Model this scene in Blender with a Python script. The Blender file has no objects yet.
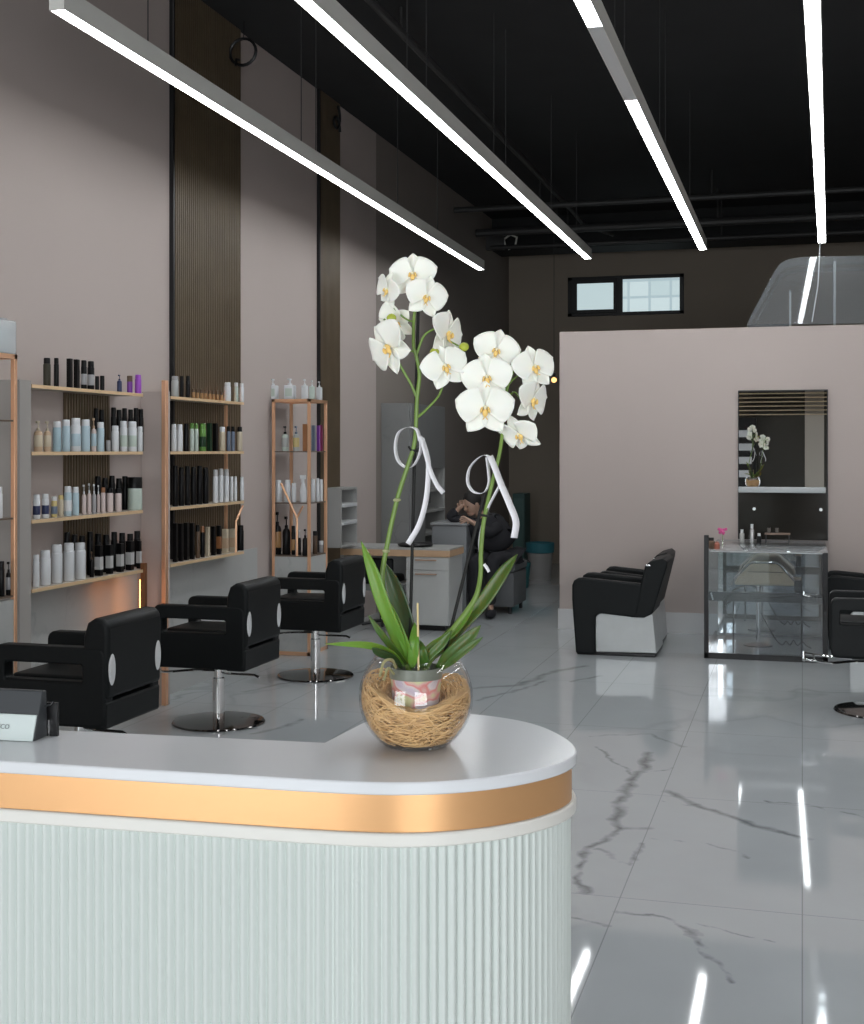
import bpy, bmesh, math, random
from mathutils import Vector, Matrix
random.seed(7)
PI = math.pi
C = bpy.context.scene.collection
A = math.radians(15.9)
SA, CA = math.sin(A), math.cos(A)
F = Vector((-SA, CA, 0)); R = Vector((CA, SA, 0)); U = Vector((0, 0, 1))
EYE = Vector((0, 0, 1.65)); FPX = 1300.0
# ---- turning measurements of the photograph into places in the room
def ray(px, py): return R*((px-432)/FPX) + F + U*((450-py)/FPX)
def onz(px, py, z):
    d = ray(px, py); return EYE + d*((z-1.65)/d.z)
def onx(px, py, x):
    d = ray(px, py); return EYE + d*(x/d.x)
def ony(px, py, y):
    d = ray(px, py); return EYE + d*(y/d.y)
def atd(px, py, Z): return EYE + ray(px, py)*Z
def depth(p): return (Vector(p)-EYE).dot(F)
def cz(xc, zc, h=0.0):
    p = R*xc + F*zc; return Vector((p.x, p.y, h))

# ---- materials
MATS = {}
def mat(name, col, rough=.5, metal=0., spec=.5, noise=0., nscale=8., emit=None, es=0., bump=0., bscale=60., coat=0., trans=0., sss=0.):
    if name in MATS: return MATS[name]
    m = bpy.data.materials.new(name); m.use_nodes = True
    nt = m.node_tree; b = nt.nodes['Principled BSDF']
    b.inputs['Base Color'].default_value = (*col, 1)
    b.inputs['Roughness'].default_value = rough
    b.inputs['Metallic'].default_value = metal
    b.inputs['Specular IOR Level'].default_value = spec
    b.inputs['Coat Weight'].default_value = coat
    b.inputs['Transmission Weight'].default_value = trans
    if sss:
        b.inputs['Subsurface Weight'].default_value = sss
        b.inputs['Subsurface Scale'].default_value = .005
    if emit:
        b.inputs['Emission Color'].default_value = (*emit, 1); b.inputs['Emission Strength'].default_value = es
    if noise or bump:
        tc = nt.nodes.new('ShaderNodeTexCoord'); n = nt.nodes.new('ShaderNodeTexNoise')
        nt.links.new(tc.outputs['Object'], n.inputs['Vector'])
        n.inputs['Scale'].default_value = nscale; n.inputs['Detail'].default_value = 4
        if noise:
            mx = nt.nodes.new('ShaderNodeMix'); mx.data_type = 'RGBA'
            mx.inputs[6].default_value = (*[c*(1-noise) for c in col], 1)
            mx.inputs[7].default_value = (*[min(1, c*(1+noise)) for c in col], 1)
            nt.links.new(n.outputs['Fac'], mx.inputs[0]); nt.links.new(mx.outputs[2], b.inputs['Base Color'])
        if bump:
            n2 = nt.nodes.new('ShaderNodeTexNoise'); n2.inputs['Scale'].default_value = bscale
            nt.links.new(tc.outputs['Object'], n2.inputs['Vector'])
            bp = nt.nodes.new('ShaderNodeBump'); bp.inputs['Strength'].default_value = bump; bp.inputs['Distance'].default_value = .002
            nt.links.new(n2.outputs['Fac'], bp.inputs['Height']); nt.links.new(bp.outputs['Normal'], b.inputs['Normal'])
    MATS[name] = m
    return m
def clear_mat(name, tint=(1, 1, 1), refl=1.0, haze=0., base=0.):
    """thin clear sheet: transparent with a fresnel reflection"""
    if name in MATS: return MATS[name]
    m = bpy.data.materials.new(name); m.use_nodes = True; nt = m.node_tree
    for n in list(nt.nodes): nt.nodes.remove(n)
    o = nt.nodes.new('ShaderNodeOutputMaterial'); t = nt.nodes.new('ShaderNodeBsdfTransparent'); t.inputs['Color'].default_value = (*tint, 1)
    g = nt.nodes.new('ShaderNodeBsdfGlossy'); g.inputs['Roughness'].default_value = .02
    lw = nt.nodes.new('ShaderNodeLayerWeight'); lw.inputs[0].default_value = .5   # Schlick reflectance, the same from both sides
    pw = nt.nodes.new('ShaderNodeMath'); pw.operation = 'POWER'; pw.inputs[1].default_value = 5; nt.links.new(lw.outputs['Facing'], pw.inputs[0])
    fr = nt.nodes.new('ShaderNodeMath'); fr.operation = 'MULTIPLY_ADD'; fr.inputs[1].default_value = .9; fr.inputs[2].default_value = .04+base; nt.links.new(pw.outputs[0], fr.inputs[0])
    mm = nt.nodes.new('ShaderNodeMath'); mm.operation = 'MULTIPLY'; mm.use_clamp = True; mm.inputs[1].default_value = refl
    mx = nt.nodes.new('ShaderNodeMixShader')
    nt.links.new(fr.outputs[0], mm.inputs[0]); nt.links.new(mm.outputs[0], mx.inputs[0])
    src = t.outputs[0]
    if haze:
        df = nt.nodes.new('ShaderNodeBsdfDiffuse'); df.inputs['Color'].default_value = (.85, .88, .9, 1)
        hx = nt.nodes.new('ShaderNodeMixShader'); hx.inputs[0].default_value = haze
        nt.links.new(t.outputs[0], hx.inputs[1]); nt.links.new(df.outputs[0], hx.inputs[2]); src = hx.outputs[0]
    nt.links.new(src, mx.inputs[1]); nt.links.new(g.outputs[0], mx.inputs[2]); nt.links.new(mx.outputs[0], o.inputs[0])
    MATS[name] = m; return m

def marble(name, base, vein, rough, tiles=False, segs=None, nscale=1.1, bands=.5):
    m = bpy.data.materials.new(name); m.use_nodes = True; nt = m.node_tree; N = nt.nodes.new; L = nt.links.new
    b = nt.nodes['Principled BSDF']; b.inputs['Roughness'].default_value = rough
    tc = N('ShaderNodeTexCoord')
    def math_(op, a, bb=None, cl=False):
        n = N('ShaderNodeMath'); n.operation = op; n.use_clamp = cl
        for i, v in enumerate((a, bb)):
            if v is None: continue
            if isinstance(v, (int, float)): n.inputs[i].default_value = v
            else: L(v, n.inputs[i])
        return n.outputs[0]
    def vm(op, a, bb=None, out=0):
        n = N('ShaderNodeVectorMath'); n.operation = op
        for i, v in enumerate((a, bb)):
            if v is None: continue
            if isinstance(v, (tuple, Vector)): n.inputs[i].default_value = tuple(v)
            else: L(v, n.inputs[i])
        return n.outputs[out]
    P = tc.outputs['Object']
    def noise(scale, det=5, vec=P, out='Fac'):
        n = N('ShaderNodeTexNoise'); n.inputs['Scale'].default_value = scale; n.inputs['Detail'].default_value = det
        L(vec, n.inputs['Vector']); return n.outputs[out]
    # winding thin veins: where a warped noise crosses its middle value
    w = vm('SUBTRACT', noise(nscale*1.7, 4, P, 'Color'), (.5, .5, .5))
    ws = N('ShaderNodeVectorMath'); ws.operation = 'SCALE'; ws.inputs['Scale'].default_value = .7; L(w, ws.inputs[0])
    Q = vm('ADD', P, ws.outputs[0])
    v1 = math_('ABSOLUTE', math_('SUBTRACT', noise(nscale, 3, Q), .5))
    v1 = math_('SUBTRACT', 1, math_('MULTIPLY', v1, 60), True)
    mask = math_('MULTIPLY', math_('SUBTRACT', noise(nscale*.8, 2, vm('ADD', P, (9, 3, 1))), .5), 5, True)
    v1 = math_('MULTIPLY', v1, mask)
    v2 = math_('SUBTRACT', 1, math_('MULTIPLY', math_('ABSOLUTE', math_('SUBTRACT', noise(nscale*2.3, 4, vm('ADD', Q, (4, 7, 2))), .5)), 70), True)
    v2 = math_('MULTIPLY', math_('MULTIPLY', v2, .35), mask)
    vein_f = math_('MULTIPLY', math_('MAXIMUM', v1, v2), bands)
    if segs:
        # named veins follow set paths on the slabs, wobbled by noise
        wob = vm('SUBTRACT', noise(7, 5, P, 'Color'), (.5, .5, .5))
        sc = N('ShaderNodeVectorMath'); sc.operation = 'SCALE'; sc.inputs['Scale'].default_value = .11; L(wob, sc.inputs[0])
        S = vm('ADD', P, sc.outputs[0])
        vary = math_('ADD', math_('MULTIPLY', noise(5, 3), 1.3), .25)
        best = None
        for (a, c, wd, st) in segs:
            ab = c-a
            pa = vm('SUBTRACT', S, tuple(a))
            dt = vm('DOT_PRODUCT', pa, tuple(ab), 1)
            t = math_('MULTIPLY', dt, 1/ab.dot(ab), True)
            s2 = N('ShaderNodeVectorMath'); s2.operation = 'SCALE'; s2.inputs[0].default_value = tuple(ab); L(t, s2.inputs['Scale'])
            d = vm('LENGTH', vm('SUBTRACT', pa, s2.outputs[0]), None, 1)
            k = math_('MULTIPLY', math_('SUBTRACT', 1, math_('MULTIPLY', d, 1/wd), True), st)
            best = k if best is None else math_('MAXIMUM', best, k)
        best = math_('MULTIPLY', best, vary, True)
        vein_f = math_('MAXIMUM', vein_f, best)
    cloud = noise(1.6, 6, Q)
    mx0 = N('ShaderNodeMix'); mx0.data_type = 'RGBA'; mx0.inputs[6].default_value = (*[c*.9 for c in base], 1); mx0.inputs[7].default_value = (*[min(1, c*1.08) for c in base], 1); L(cloud, mx0.inputs[0])
    mx = N('ShaderNodeMix'); mx.data_type = 'RGBA'; L(vein_f, mx.inputs[0]); L(mx0.outputs[2], mx.inputs[6]); mx.inputs[7].default_value = (*vein, 1)
    col = mx.outputs[2]
    if tiles:
        sep = N('ShaderNodeSeparateXYZ'); L(P, sep.inputs[0])
        def line(c, off, step, hw):
            q = math_('MODULO', math_('ADD', math_('ADD', c, off), step*60), step)
            q = math_('SUBTRACT', q, step*.5); q = math_('ABSOLUTE', q)   # distance from cell middle
            return math_('GREATER_THAN', q, step*.5-hw)
        g = math_('MAXIMUM', line(sep.outputs[0], .646, .646, .0022), line(sep.outputs[1], -4.80+1.47*3, 1.47, .0022))
        m2 = N('ShaderNodeMix'); m2.data_type = 'RGBA'; L(math_('MULTIPLY', g, .75), m2.inputs[0]); L(col, m2.inputs[6]); m2.inputs[7].default_value = (.22, .23, .24, 1)
        col = m2.outputs[2]
    L(col, b.inputs['Base Color'])
    MATS[name] = m; return m

# ---- mesh building
class MB:
    def __init__(s): s.bm = bmesh.new()
    def box(s, c, size, rot=None, bev=0., seg=2):
        ret = bmesh.ops.create_cube(s.bm, size=1)
        vs = ret['verts']
        M = Matrix.Translation(Vector(c)) @ (rot.to_4x4() if rot is not None else Matrix()) @ Matrix.Diagonal((*size, 1))
        bmesh.ops.transform(s.bm, matrix=M, verts=vs)
        if bev:
            es = list({e for v in vs for e in v.link_edges})
            bmesh.ops.bevel(s.bm, geom=es, offset=bev, segments=seg, affect='EDGES', profile=.5)
        return s
    def b2(s, lo, hi, bev=0., seg=2):
        lo, hi = Vector(lo), Vector(hi)
        return s.box((lo+hi)/2, [abs(a) for a in (hi-lo)], None, bev, seg)
    def tube(s, pts, r, seg=8, cap=True):
        pts = [Vector(p) for p in pts]; n = len(pts)
        rs = r if isinstance(r, (list, tuple)) else [r]*n
        t0 = (pts[1]-pts[0]).normalized()
        up = Vector((0, 0, 1)) if abs(t0.z) < .9 else Vector((1, 0, 0))
        nrm = t0.cross(up).normalized(); rings = []
        for i, p in enumerate(pts):
            t = ((pts[min(i+1, n-1)]-pts[max(i-1, 0)])).normalized()
            nrm = (nrm - t*nrm.dot(t)).normalized(); bn = t.cross(nrm)
            rings.append([s.bm.verts.new(p + (nrm*math.cos(2*PI*k/seg)+bn*math.sin(2*PI*k/seg))*rs[i]) for k in range(seg)])
        for a, b in zip(rings, rings[1:]):
            for k in range(seg): s.bm.faces.new((a[k], a[(k+1) % seg], b[(k+1) % seg], b[k]))
        if cap:
            s.bm.faces.new(rings[0][::-1]); s.bm.faces.new(rings[-1])
        return s
    def lathe(s, prof, c=(0, 0, 0), seg=24, closed=False):
        c = Vector(c); rings = []
        for (r, z) in prof:
            if r < 1e-6: rings.append([s.bm.verts.new(c+Vector((0, 0, z)))])
            else: rings.append([s.bm.verts.new(c+Vector((r*math.cos(2*PI*k/seg), r*math.sin(2*PI*k/seg), z))) for k in range(seg)])
        pr = list(zip(rings, rings[1:]))
        if closed: pr.append((rings[-1], rings[0]))
        for a, b in pr:
            if len(a) == 1 and len(b) == 1: continue
            for k in range(seg):
                k2 = (k+1) % seg
                if len(a) == 1: s.bm.faces.new((a[0], b[k2], b[k]))
                elif len(b) == 1: s.bm.faces.new((a[k], a[k2], b[0]))
                else: s.bm.faces.new((a[k], a[k2], b[k2], b[k]))
        return s
    def prism(s, pts, vec):
        """polygon (list of 3D points) pushed along vec"""
        vec = Vector(vec); a = [s.bm.verts.new(Vector(p)) for p in pts]; b = [s.bm.verts.new(Vector(p)+vec) for p in pts]
        s.bm.faces.new(a[::-1]); s.bm.faces.new(b); n = len(a)
        for i in range(n): s.bm.faces.new((a[i], a[(i+1) % n], b[(i+1) % n], b[i]))
        return s
    def ring(s, out, inn, vec):
        vec = Vector(vec); V = lambda L: [s.bm.verts.new(Vector(p)) for p in L]
        o0, i0 = V(out), V(inn); o1, i1 = V([Vector(p)+vec for p in out]), V([Vector(p)+vec for p in inn]); n = len(out)
        for k in range(n):
            j = (k+1) % n
            s.bm.faces.new((o0[k], o0[j], i0[j], i0[k])); s.bm.faces.new((o1[j], o1[k], i1[k], i1[j]))
            s.bm.faces.new((o0[j], o0[k], o1[k], o1[j])); s.bm.faces.new((i0[k], i0[j], i1[j], i1[k]))
        return s
    def ball(s, c, r, sub=2, rot=None):
        ret = bmesh.ops.create_icosphere(s.bm, subdivisions=sub, radius=1)
        rr = r if isinstance(r, (tuple, list)) else (r, r, r)
        M = Matrix.Translation(Vector(c)) @ (rot.to_4x4() if rot is not None else Matrix()) @ Matrix.Diagonal((*rr, 1))
        bmesh.ops.transform(s.bm, matrix=M, verts=ret['verts']); return s
    def grid(s, P):
        V = [[s.bm.verts.new(p) for p in row] for row in P]
        for a, b in zip(V, V[1:]):
            for k in range(len(a)-1): s.bm.faces.new((a[k], a[k+1], b[k+1], b[k]))
        return s
    def build(s, name, m, parent=None, loc=None, bevel=0., bseg=2, sharp=35, solid=0., sub=0, fixn=True):
        if fixn: bmesh.ops.recalc_face_normals(s.bm, faces=s.bm.faces)
        me = bpy.data.meshes.new(name); s.bm.to_mesh(me); s.bm.free()
        me.materials.append(m)
        for p in me.polygons: p.use_smooth = True
        if sharp: me.set_sharp_from_angle(angle=math.radians(sharp))
        o = bpy.data.objects.new(name, me); C.objects.link(o)
        if loc is not None: o.location = loc
        if parent: o.parent = parent
        if solid:
            md = o.modifiers.new('s', 'SOLIDIFY'); md.thickness = solid; md.offset = 0
        if sub:
            md = o.modifiers.new('u', 'SUBSURF'); md.levels = sub; md.render_levels = sub
        if bevel:
            md = o.modifiers.new('b', 'BEVEL'); md.width = bevel; md.segments = bseg; md.limit_method = 'ANGLE'; md.angle_limit = math.radians(40)
        return o
def tag(o, label=None, cat=None, group=None, kind=None):
    if label: o['label'] = label
    if cat: o['category'] = cat
    if group: o['group'] = group
    if kind: o['kind'] = kind
    return o
def thing(name, label, cat, loc=(0, 0, 0), rz=0, group=None):
    o = bpy.data.objects.new(name, None); C.objects.link(o); o.empty_display_size = .1
    o.location = loc; o.rotation_euler = (0, 0, rz)
    return tag(o, label, cat, group)
def struct(name, mb, m, **k):
    return tag(mb.build(name, m, **k), kind='structure')
def dup(root, loc=None, rz=None, label=None, group=None):
    r = root.copy(); C.objects.link(r)
    if loc is not None: r.location = loc
    if rz is not None: r.rotation_euler = (0, 0, rz)
    if label: r['label'] = label
    if group: r['group'] = group
    for ch in list(root.children):
        c = ch.copy(); C.objects.link(c); c.parent = r
        for g in list(ch.children):
            d = g.copy(); C.objects.link(d); d.parent = c
    return r
def spline(pts, n=8):
    """Catmull-Rom through the points"""
    P = [Vector(p) for p in pts]; P = [P[0]*2-P[1]] + P + [P[-1]*2-P[-2]]; out = []
    for i in range(1, len(P)-2):
        for k in range(n):
            t = k/n; a, b, c, d = P[i-1], P[i], P[i+1], P[i+2]
            out.append(.5*((2*b)+(c-a)*t+(2*a-5*b+4*c-d)*t*t+(3*b-a-3*c+d)*t**3))
    out.append(P[-2]); return out
def roundrect(x0, x1, z0, z1, r, n=4):
    out = []
    for (cx, cy, a0) in ((x1-r, z1-r, 0), (x0+r, z1-r, 90), (x0+r, z0+r, 180), (x1-r, z0+r, 270)):
        for k in range(n+1):
            a = math.radians(a0+90*k/n); out.append((cx+r*math.cos(a), cy+r*math.sin(a)))
    return out

# ---- palette
PINK = mat('pink_plaster', (.50, .43, .40), .75, noise=.03, nscale=1.5)
BROWN = mat('brown_plaster', (.30, .255, .205), .8, noise=.05, nscale=1.5)
CEIL = mat('black_ceiling', (.012, .013, .014), .8, noise=.3, nscale=3)
BLACKM = mat('black_metal', (.012, .012, .013), .4, .3)
BRONZE = mat('bronze_slats', (.15, .112, .072), .42, .25, noise=.2, nscale=6)
COPPER = mat('copper', (.88, .52, .32), .3, .6)
GOLDEDGE = mat('pale_brass', (.90, .66, .40), .35, .4)
CHROME = mat('chrome', (.8, .8, .8), .08, 1.)
LEATHER = mat('black_leather', (.006, .0075, .008), .48, spec=.2, bump=.15, bscale=220)
SATIN = mat('satin_white_metal', (.75, .77, .78), .3, .3)
ALU = mat('grey_aluminium', (.88, .88, .83), .5, .0)
LED = mat('led_diffuser', (1, 1, 1), .5, emit=(.95, .98, 1.0), es=20.0)
MIRROR = mat('mirror_glass', (.88, .9, .9), .01, 1.)
WHITE = mat('white_stone', (.74, .76, .785), .16, spec=.5)
CREAM = mat('cream_lacquer', (.78, .77, .72), .35)
FLUTE = mat('pale_fluted_lacquer', (.64, .69, .66), .42)
GOLD = mat('brushed_gold', (.76, .43, .20), .36, .62, noise=.04, nscale=2)
WOOD = mat('oak_edge', (.50, .33, .2), .5, noise=.12, nscale=12)
GREYLAM = mat('grey_laminate', (.36, .36, .35), .5, noise=.05)
DGREY = mat('dark_grey_fabric', (.12, .125, .13), .8)
GLASS = clear_mat('clear_glass')
ACRYL = clear_mat('clear_acrylic', (.93, .95, .96), 1.3, .09)
WRAP = clear_mat('cloudy_plastic', (.9, .95, .96), 1.5, .45)
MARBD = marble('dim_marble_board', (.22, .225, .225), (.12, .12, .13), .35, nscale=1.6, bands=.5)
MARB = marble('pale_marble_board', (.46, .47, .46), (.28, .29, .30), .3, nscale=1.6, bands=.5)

# ================= THE ROOM =================
XL, XR, YB, YF, HC = -4.15, 4.4, 18.7, -3.6, 4.86
def fl(px, py):  # point on the floor
    return onz(px, py, 0)
def vz(x, y): return fl(540+x*.375, 640+y*.375)
def poly(pts, wd, st): return [(a, b, wd*1.35, min(1, st*1.35)) for a, b in zip(pts, pts[1:])]
SEG = []
SEG += poly([vz(290, 300), vz(270, 350), vz(225, 400), vz(200, 480), vz(215, 505)], .028, .75)
SEG += poly([vz(215, 505), vz(120, 560), vz(100, 650), vz(130, 675)], .018, .7)
SEG += poly([vz(215, 505), vz(290, 500)], .022, .5)
SEG += poly([vz(150, 560), vz(190, 575), vz(240, 600), vz(270, 545)], .014, .5)
SEG += poly([vz(150, 285), vz(250, 360), vz(355, 340)], .013, .6)
SEG += poly([vz(130, 258), vz(290, 250), vz(385, 285)], .016, .45)
SEG += poly([vz(340, 405), vz(430, 445), vz(560, 490), vz(705, 527)], .024, .65)
SEG += poly([vz(330, 430), vz(430, 445)], .01, .5)
SEG += poly([vz(600, 428), vz(720, 440), vz(864, 472)], .012, .5)
SEG += poly([vz(300, 525), vz(450, 545), vz(560, 580)], .010, .4)
SEG += poly([vz(205, 730), vz(310, 735), vz(400, 770), vz(450, 840), vz(500, 912)], .014, .65)
SEG += poly([vz(410, 755), vz(640, 808)], .008, .5)
SEG += poly([vz(60, 735), vz(180, 760)], .010, .5)
def vq(x, y): return fl(400+x*.2315, 560+y*.2315)
SEG += poly([vq(310, 555), vq(520, 540), vq(660, 483), vq(800, 458)], .035, .5)
SEG += poly([vq(330, 605), vq(520, 560), vq(640, 520)], .02, .45)
SEG += poly([vq(740, 525), vq(864, 500)], .02, .45)
def vr(x, y): return fl(230+x*.22, 650+y*.22)
SEG += poly([vr(110, 380), vr(240, 350), vr(330, 315)], .025, .45)
SEG += poly([vr(60, 190), vr(250, 150), vr(600, 100), vr(700, 40)], .022, .4)
FLOOR = marble('marble_floor_tiles', (.43, .455, .47), (.13, .14, .15), .045, tiles=True, segs=SEG, nscale=.55, bands=.32)
struct('floor', MB().b2((XL-.3, YF-6, -.12), (XR+.3, YB+.3, 0)), FLOOR)
struct('ceiling', MB().b2((XL-.3, YF-.3, HC), (XR+.3, YB+.3, HC+.15)), CEIL)
struct('wall_left', MB().b2((XL-.3, YF-.3, 0), (XL, 12.5, HC)), PINK)
struct('wall_left_back', MB().b2((XL-.3, 12.5, 0), (XL, YB+.3, HC)), mat('shaded_plaster', (.27, .235, .21), .8, noise=.04, nscale=1.5))  # wall colour darkened here to stand for the ceiling lights falling off
struct('wall_right', MB().b2((XR, YF-.3, 0), (XR+.3, YB+.3, HC)), PINK)
# back wall with the two-part strip window
wA, wB = ony(568, 317, YB), ony(684, 277, YB)
wx0, wx1, wz0, wz1 = wA.x, wB.x, wA.z, wB.z+.05
b = MB()
b.b2((XL, YB, 0), (wx0, YB+.3, HC)); b.b2((wx1, YB, 0), (XR, YB+.3, HC))
b.b2((wx0, YB, 0), (wx1, YB+.3, wz0)); b.b2((wx0, YB, wz1), (wx1, YB+.3, HC))
struct('wall_back', b, BROWN)
w = tag(MB().b2((wx0, YB-.02, wz0), (wx0+.06, YB+.1, wz1)).b2((wx1-.06, YB-.02, wz0), (wx1, YB+.1, wz1)).b2((wx0, YB-.02, wz1-.05), (wx1, YB+.1, wz1)).b2((wx0, YB-.02, wz0), (wx1, YB+.1, wz0+.05)).build('window_1', BLACKM, bevel=.004), kind='structure')
mxw = wx0+(wx1-wx0)*.45
MB().b2((mxw-.045, YB-.03, wz0), (mxw+.045, YB+.08, wz1)).build('window_frame', BLACKM, w)
# left sash, opened slightly, thick black frame
s0, s1, t0, t1 = wx0+.05, mxw-.03, wz0+.04, wz1-.04
MB().ring([(s0, YB-.06, t0), (s1, YB-.06, t0), (s1, YB-.06, t1), (s0, YB-.06, t1)], [(s0+.09, YB-.06, t0+.05), (s1-.05, YB-.06, t0+.05), (s1-.05, YB-.06, t1-.06), (s0+.09, YB-.06, t1-.06)], (0, .05, 0)).build('window_sash', BLACKM, w, bevel=.004)
# frosted daylight panes, a lit neighbour behind glass
def daypane():
    m = bpy.data.materials.new('lit_pane'); m.use_nodes = True; nt = m.node_tree; bb = nt.nodes['Principled BSDF']
    bb.inputs['Base Color'].default_value = (.5, .55, .58, 1); bb.inputs['Roughness'].default_value = .2
    tc = nt.nodes.new('ShaderNodeTexCoord'); br = nt.nodes.new('ShaderNodeTexBrick')
    br.inputs['Scale'].default_value = 1.0; br.inputs['Brick Width'].default_value = .3; br.inputs['Row Height'].default_value = .24; br.inputs['Mortar Size'].default_value = .018; br.offset = 0
    br.inputs['Color1'].default_value = (.52, .66, .68, 1); br.inputs['Color2'].default_value = (.62, .75, .77, 1); br.inputs['Mortar'].default_value = (.42, .54, .58, 1)
    mp = nt.nodes.new('ShaderNodeMapping'); mp.inputs['Rotation'].default_value = (PI/2, 0, 0)
    nt.links.new(tc.outputs['Object'], mp.inputs[0]); nt.links.new(mp.outputs[0], br.inputs['Vector'])
    nt.links.new(br.outputs[0], bb.inputs['Emission Color']); bb.inputs['Emission Strength'].default_value = .85
    return m
DP = daypane()
MB().b2((mxw+.04, YB+.03, wz0+.04), (wx1-.05, YB+.04, wz1-.04)).build('window_pane', DP, w)
MB().b2((s0+.08, YB-.035, t0+.04), (s1-.04, YB-.025, t1-.05)).build('window_pane', mat('lit_pane_plain', (.5, .55, .58), .2, emit=(.56, .7, .72), es=.8), w)

# partition wall
PY = 11.88; px0 = ony(559.5, 600, PY).x; PZ = 2.74
struct('wall_partition', MB().b2((px0, PY, 0), (XR, PY+.16, PZ), bev=.006), PINK)
struct('baseboard_partition', MB().b2((px0-.012, PY-.016, 0), (XR, PY+.17, .185)), mat('white_baseboard', (.6, .6, .6), .25))
# front of the shop, behind the camera: glazing, a dark pier, louvre
FP = mat('olive_panel', (.06, .055, .045), .6); WT = mat('warm_white_column', (.6, .55, .48), .5)
struct('wall_front', MB().b2((XL, YF-.3, 3.5), (XR, YF, HC)).b2((-1.3, YF-.3, 0), (.05, YF, 3.5)).b2((XL, YF-.3, 0), (XL+.2, YF, 3.5)).b2((XR-.2, YF-.3, 0), (XR, YF, 3.5)).b2((.42, YF-.3, 0), (.75, YF, 3.5)), FP)
struct('trim_front_column', MB().b2((.05, YF-.3, 0), (.42, YF+.03, 3.5)), WT)
for n, (a, c) in enumerate(((XL+.2, -1.3), (.75, XR-.2))):
    b = MB()
    k = 3
    for i in range(k+1):
        x = a+(c-a)*i/k; x = min(max(x, a+.03), c-.03); b.b2((x-.03, YF-.12, 0), (x+.03, YF-.06, 3.5))
    b.b2((a, YF-.12, 0), (c, YF-.06, .12)).b2((a, YF-.12, 3.38), (c, YF-.06, 3.5)).b2((a, YF-.12, 2.5), (c, YF-.06, 2.56))
    wf = struct('window_%d' % (n+2), b, BLACKM)
    MB().b2((a, YF-.095, .1), (c, YF-.085, 3.4)).build('window_pane', GLASS, wf)
b = MB()
for i in range(7): b.b2((-1.5, YF+.05, 2.36+i*.085), (.75, YF+.16, 2.375+i*.085))
struct('trim_front_louvre', b, mat('gold_louvre', (.75, .6, .4), .3, .6))
t = thing('display_rack', 'dark display rack of white boxes seen only in the mirror', 'rack', (-1.1, YF+.12, 0))
MB().b2((-.2, -.1, 0), (.2, .1, 2.3)).build('rack_body', BLACKM, t)
for i in range(4):
    MB().b2((-.17, .1, 1.1+i*.27), (.12, .16, 1.24+i*.27)).build('white_box', mat('white_card', (.8, .82, .85), .5), t)

# bronze slat pilasters on the left wall
def slats(x0, y0, y1, z0, z1, pitch=.03, dep=.022):
    b = MB(); b.b2((x0, y0, z0), (x0+.012, y1, z1)); y = y0+.004
    while y+pitch*.55 < y1:
        b.b2((x0+.012, y, z0), (x0+dep, y+pitch*.55, z1)); y += pitch
    return b
def wally(px): return onx(px, 450, XL).y
struct('trim_slat_panel_1', slats(XL, wally(171), wally(239), 0, HC), BRONZE)
struct('trim_slat_panel_2', slats(XL, wally(317.5), wally(339), 0, HC), BRONZE)
struct('trim_slat_edge', MB().b2((XL, wally(169.3), 0), (XL+.03, wally(171), HC)).b2((XL, wally(316.8), 0), (XL+.03, wally(317.5), HC)), BLACKM)
# ceiling structure
b = MB()
b.b2((XL, 17.6, 4.42), (XR, 18.2, HC))
struct('beam_back', b, CEIL)
def tagp(o, label, cat, group=None): return tag(o, label, cat, group)
DM = mat('dark_pipe', (.05, .05, .05), .5, .3)
pipe = MB().tube([(-2.8, -3, 4.68), (-2.8, 16.4, 4.68), (-2.75, 16.9, 4.6), (-2.4, 17.2, 4.5)], .03, 8)
pipe.tube([(-2.8, 2, 4.86), (-2.8, 2, 4.68)], .012, 6).tube([(-2.8, 9, 4.86), (-2.8, 9, 4.68)], .012, 6)
tagp(pipe.build('ceiling_pipe', DM), 'long dark pipe running front to back under the black ceiling', 'pipe')
for i, (y, z, r) in enumerate(((15.2, 4.55, .035), (16.3, 4.45, .05), (17.1, 4.38, .03))):
    lab = ['thin dark cross pipe under the ceiling, nearest of the three', 'thickest dark cross pipe under the ceiling by the back beam', 'lowest dark cross pipe, right in front of the back beam'][i]
    pb = MB().tube([(XL+.1, y, z), (XR-.1, y, z)], r, 10)
    for x in (-3, -1, 1, 3): pb.tube([(x, y, z), (x, y, HC)], .012, 6)
    tagp(pb.build('cross_pipe', DM), lab, 'pipe', 'cross pipes at the back of the ceiling')
t = thing('cable_clamp', 'small grey cable bracket at the far top corner of the left wall', 'bracket', (XL+.3, 17.3, 4.38))
MB().tube([(0, 0, 0), (.1, 0, .05), (.12, 0, .16), (.03, 0, .2), (-.06, 0, .14), (-.04, 0, .04)], .015, 6).build('hook', ALU, t)
MB().b2((-.3, -.05, .0), (-.05, .05, .2)).build('bracket_plate', DM, t)
DAY, WARM, EXPO = 215.0, 9.0, 0.04
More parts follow.
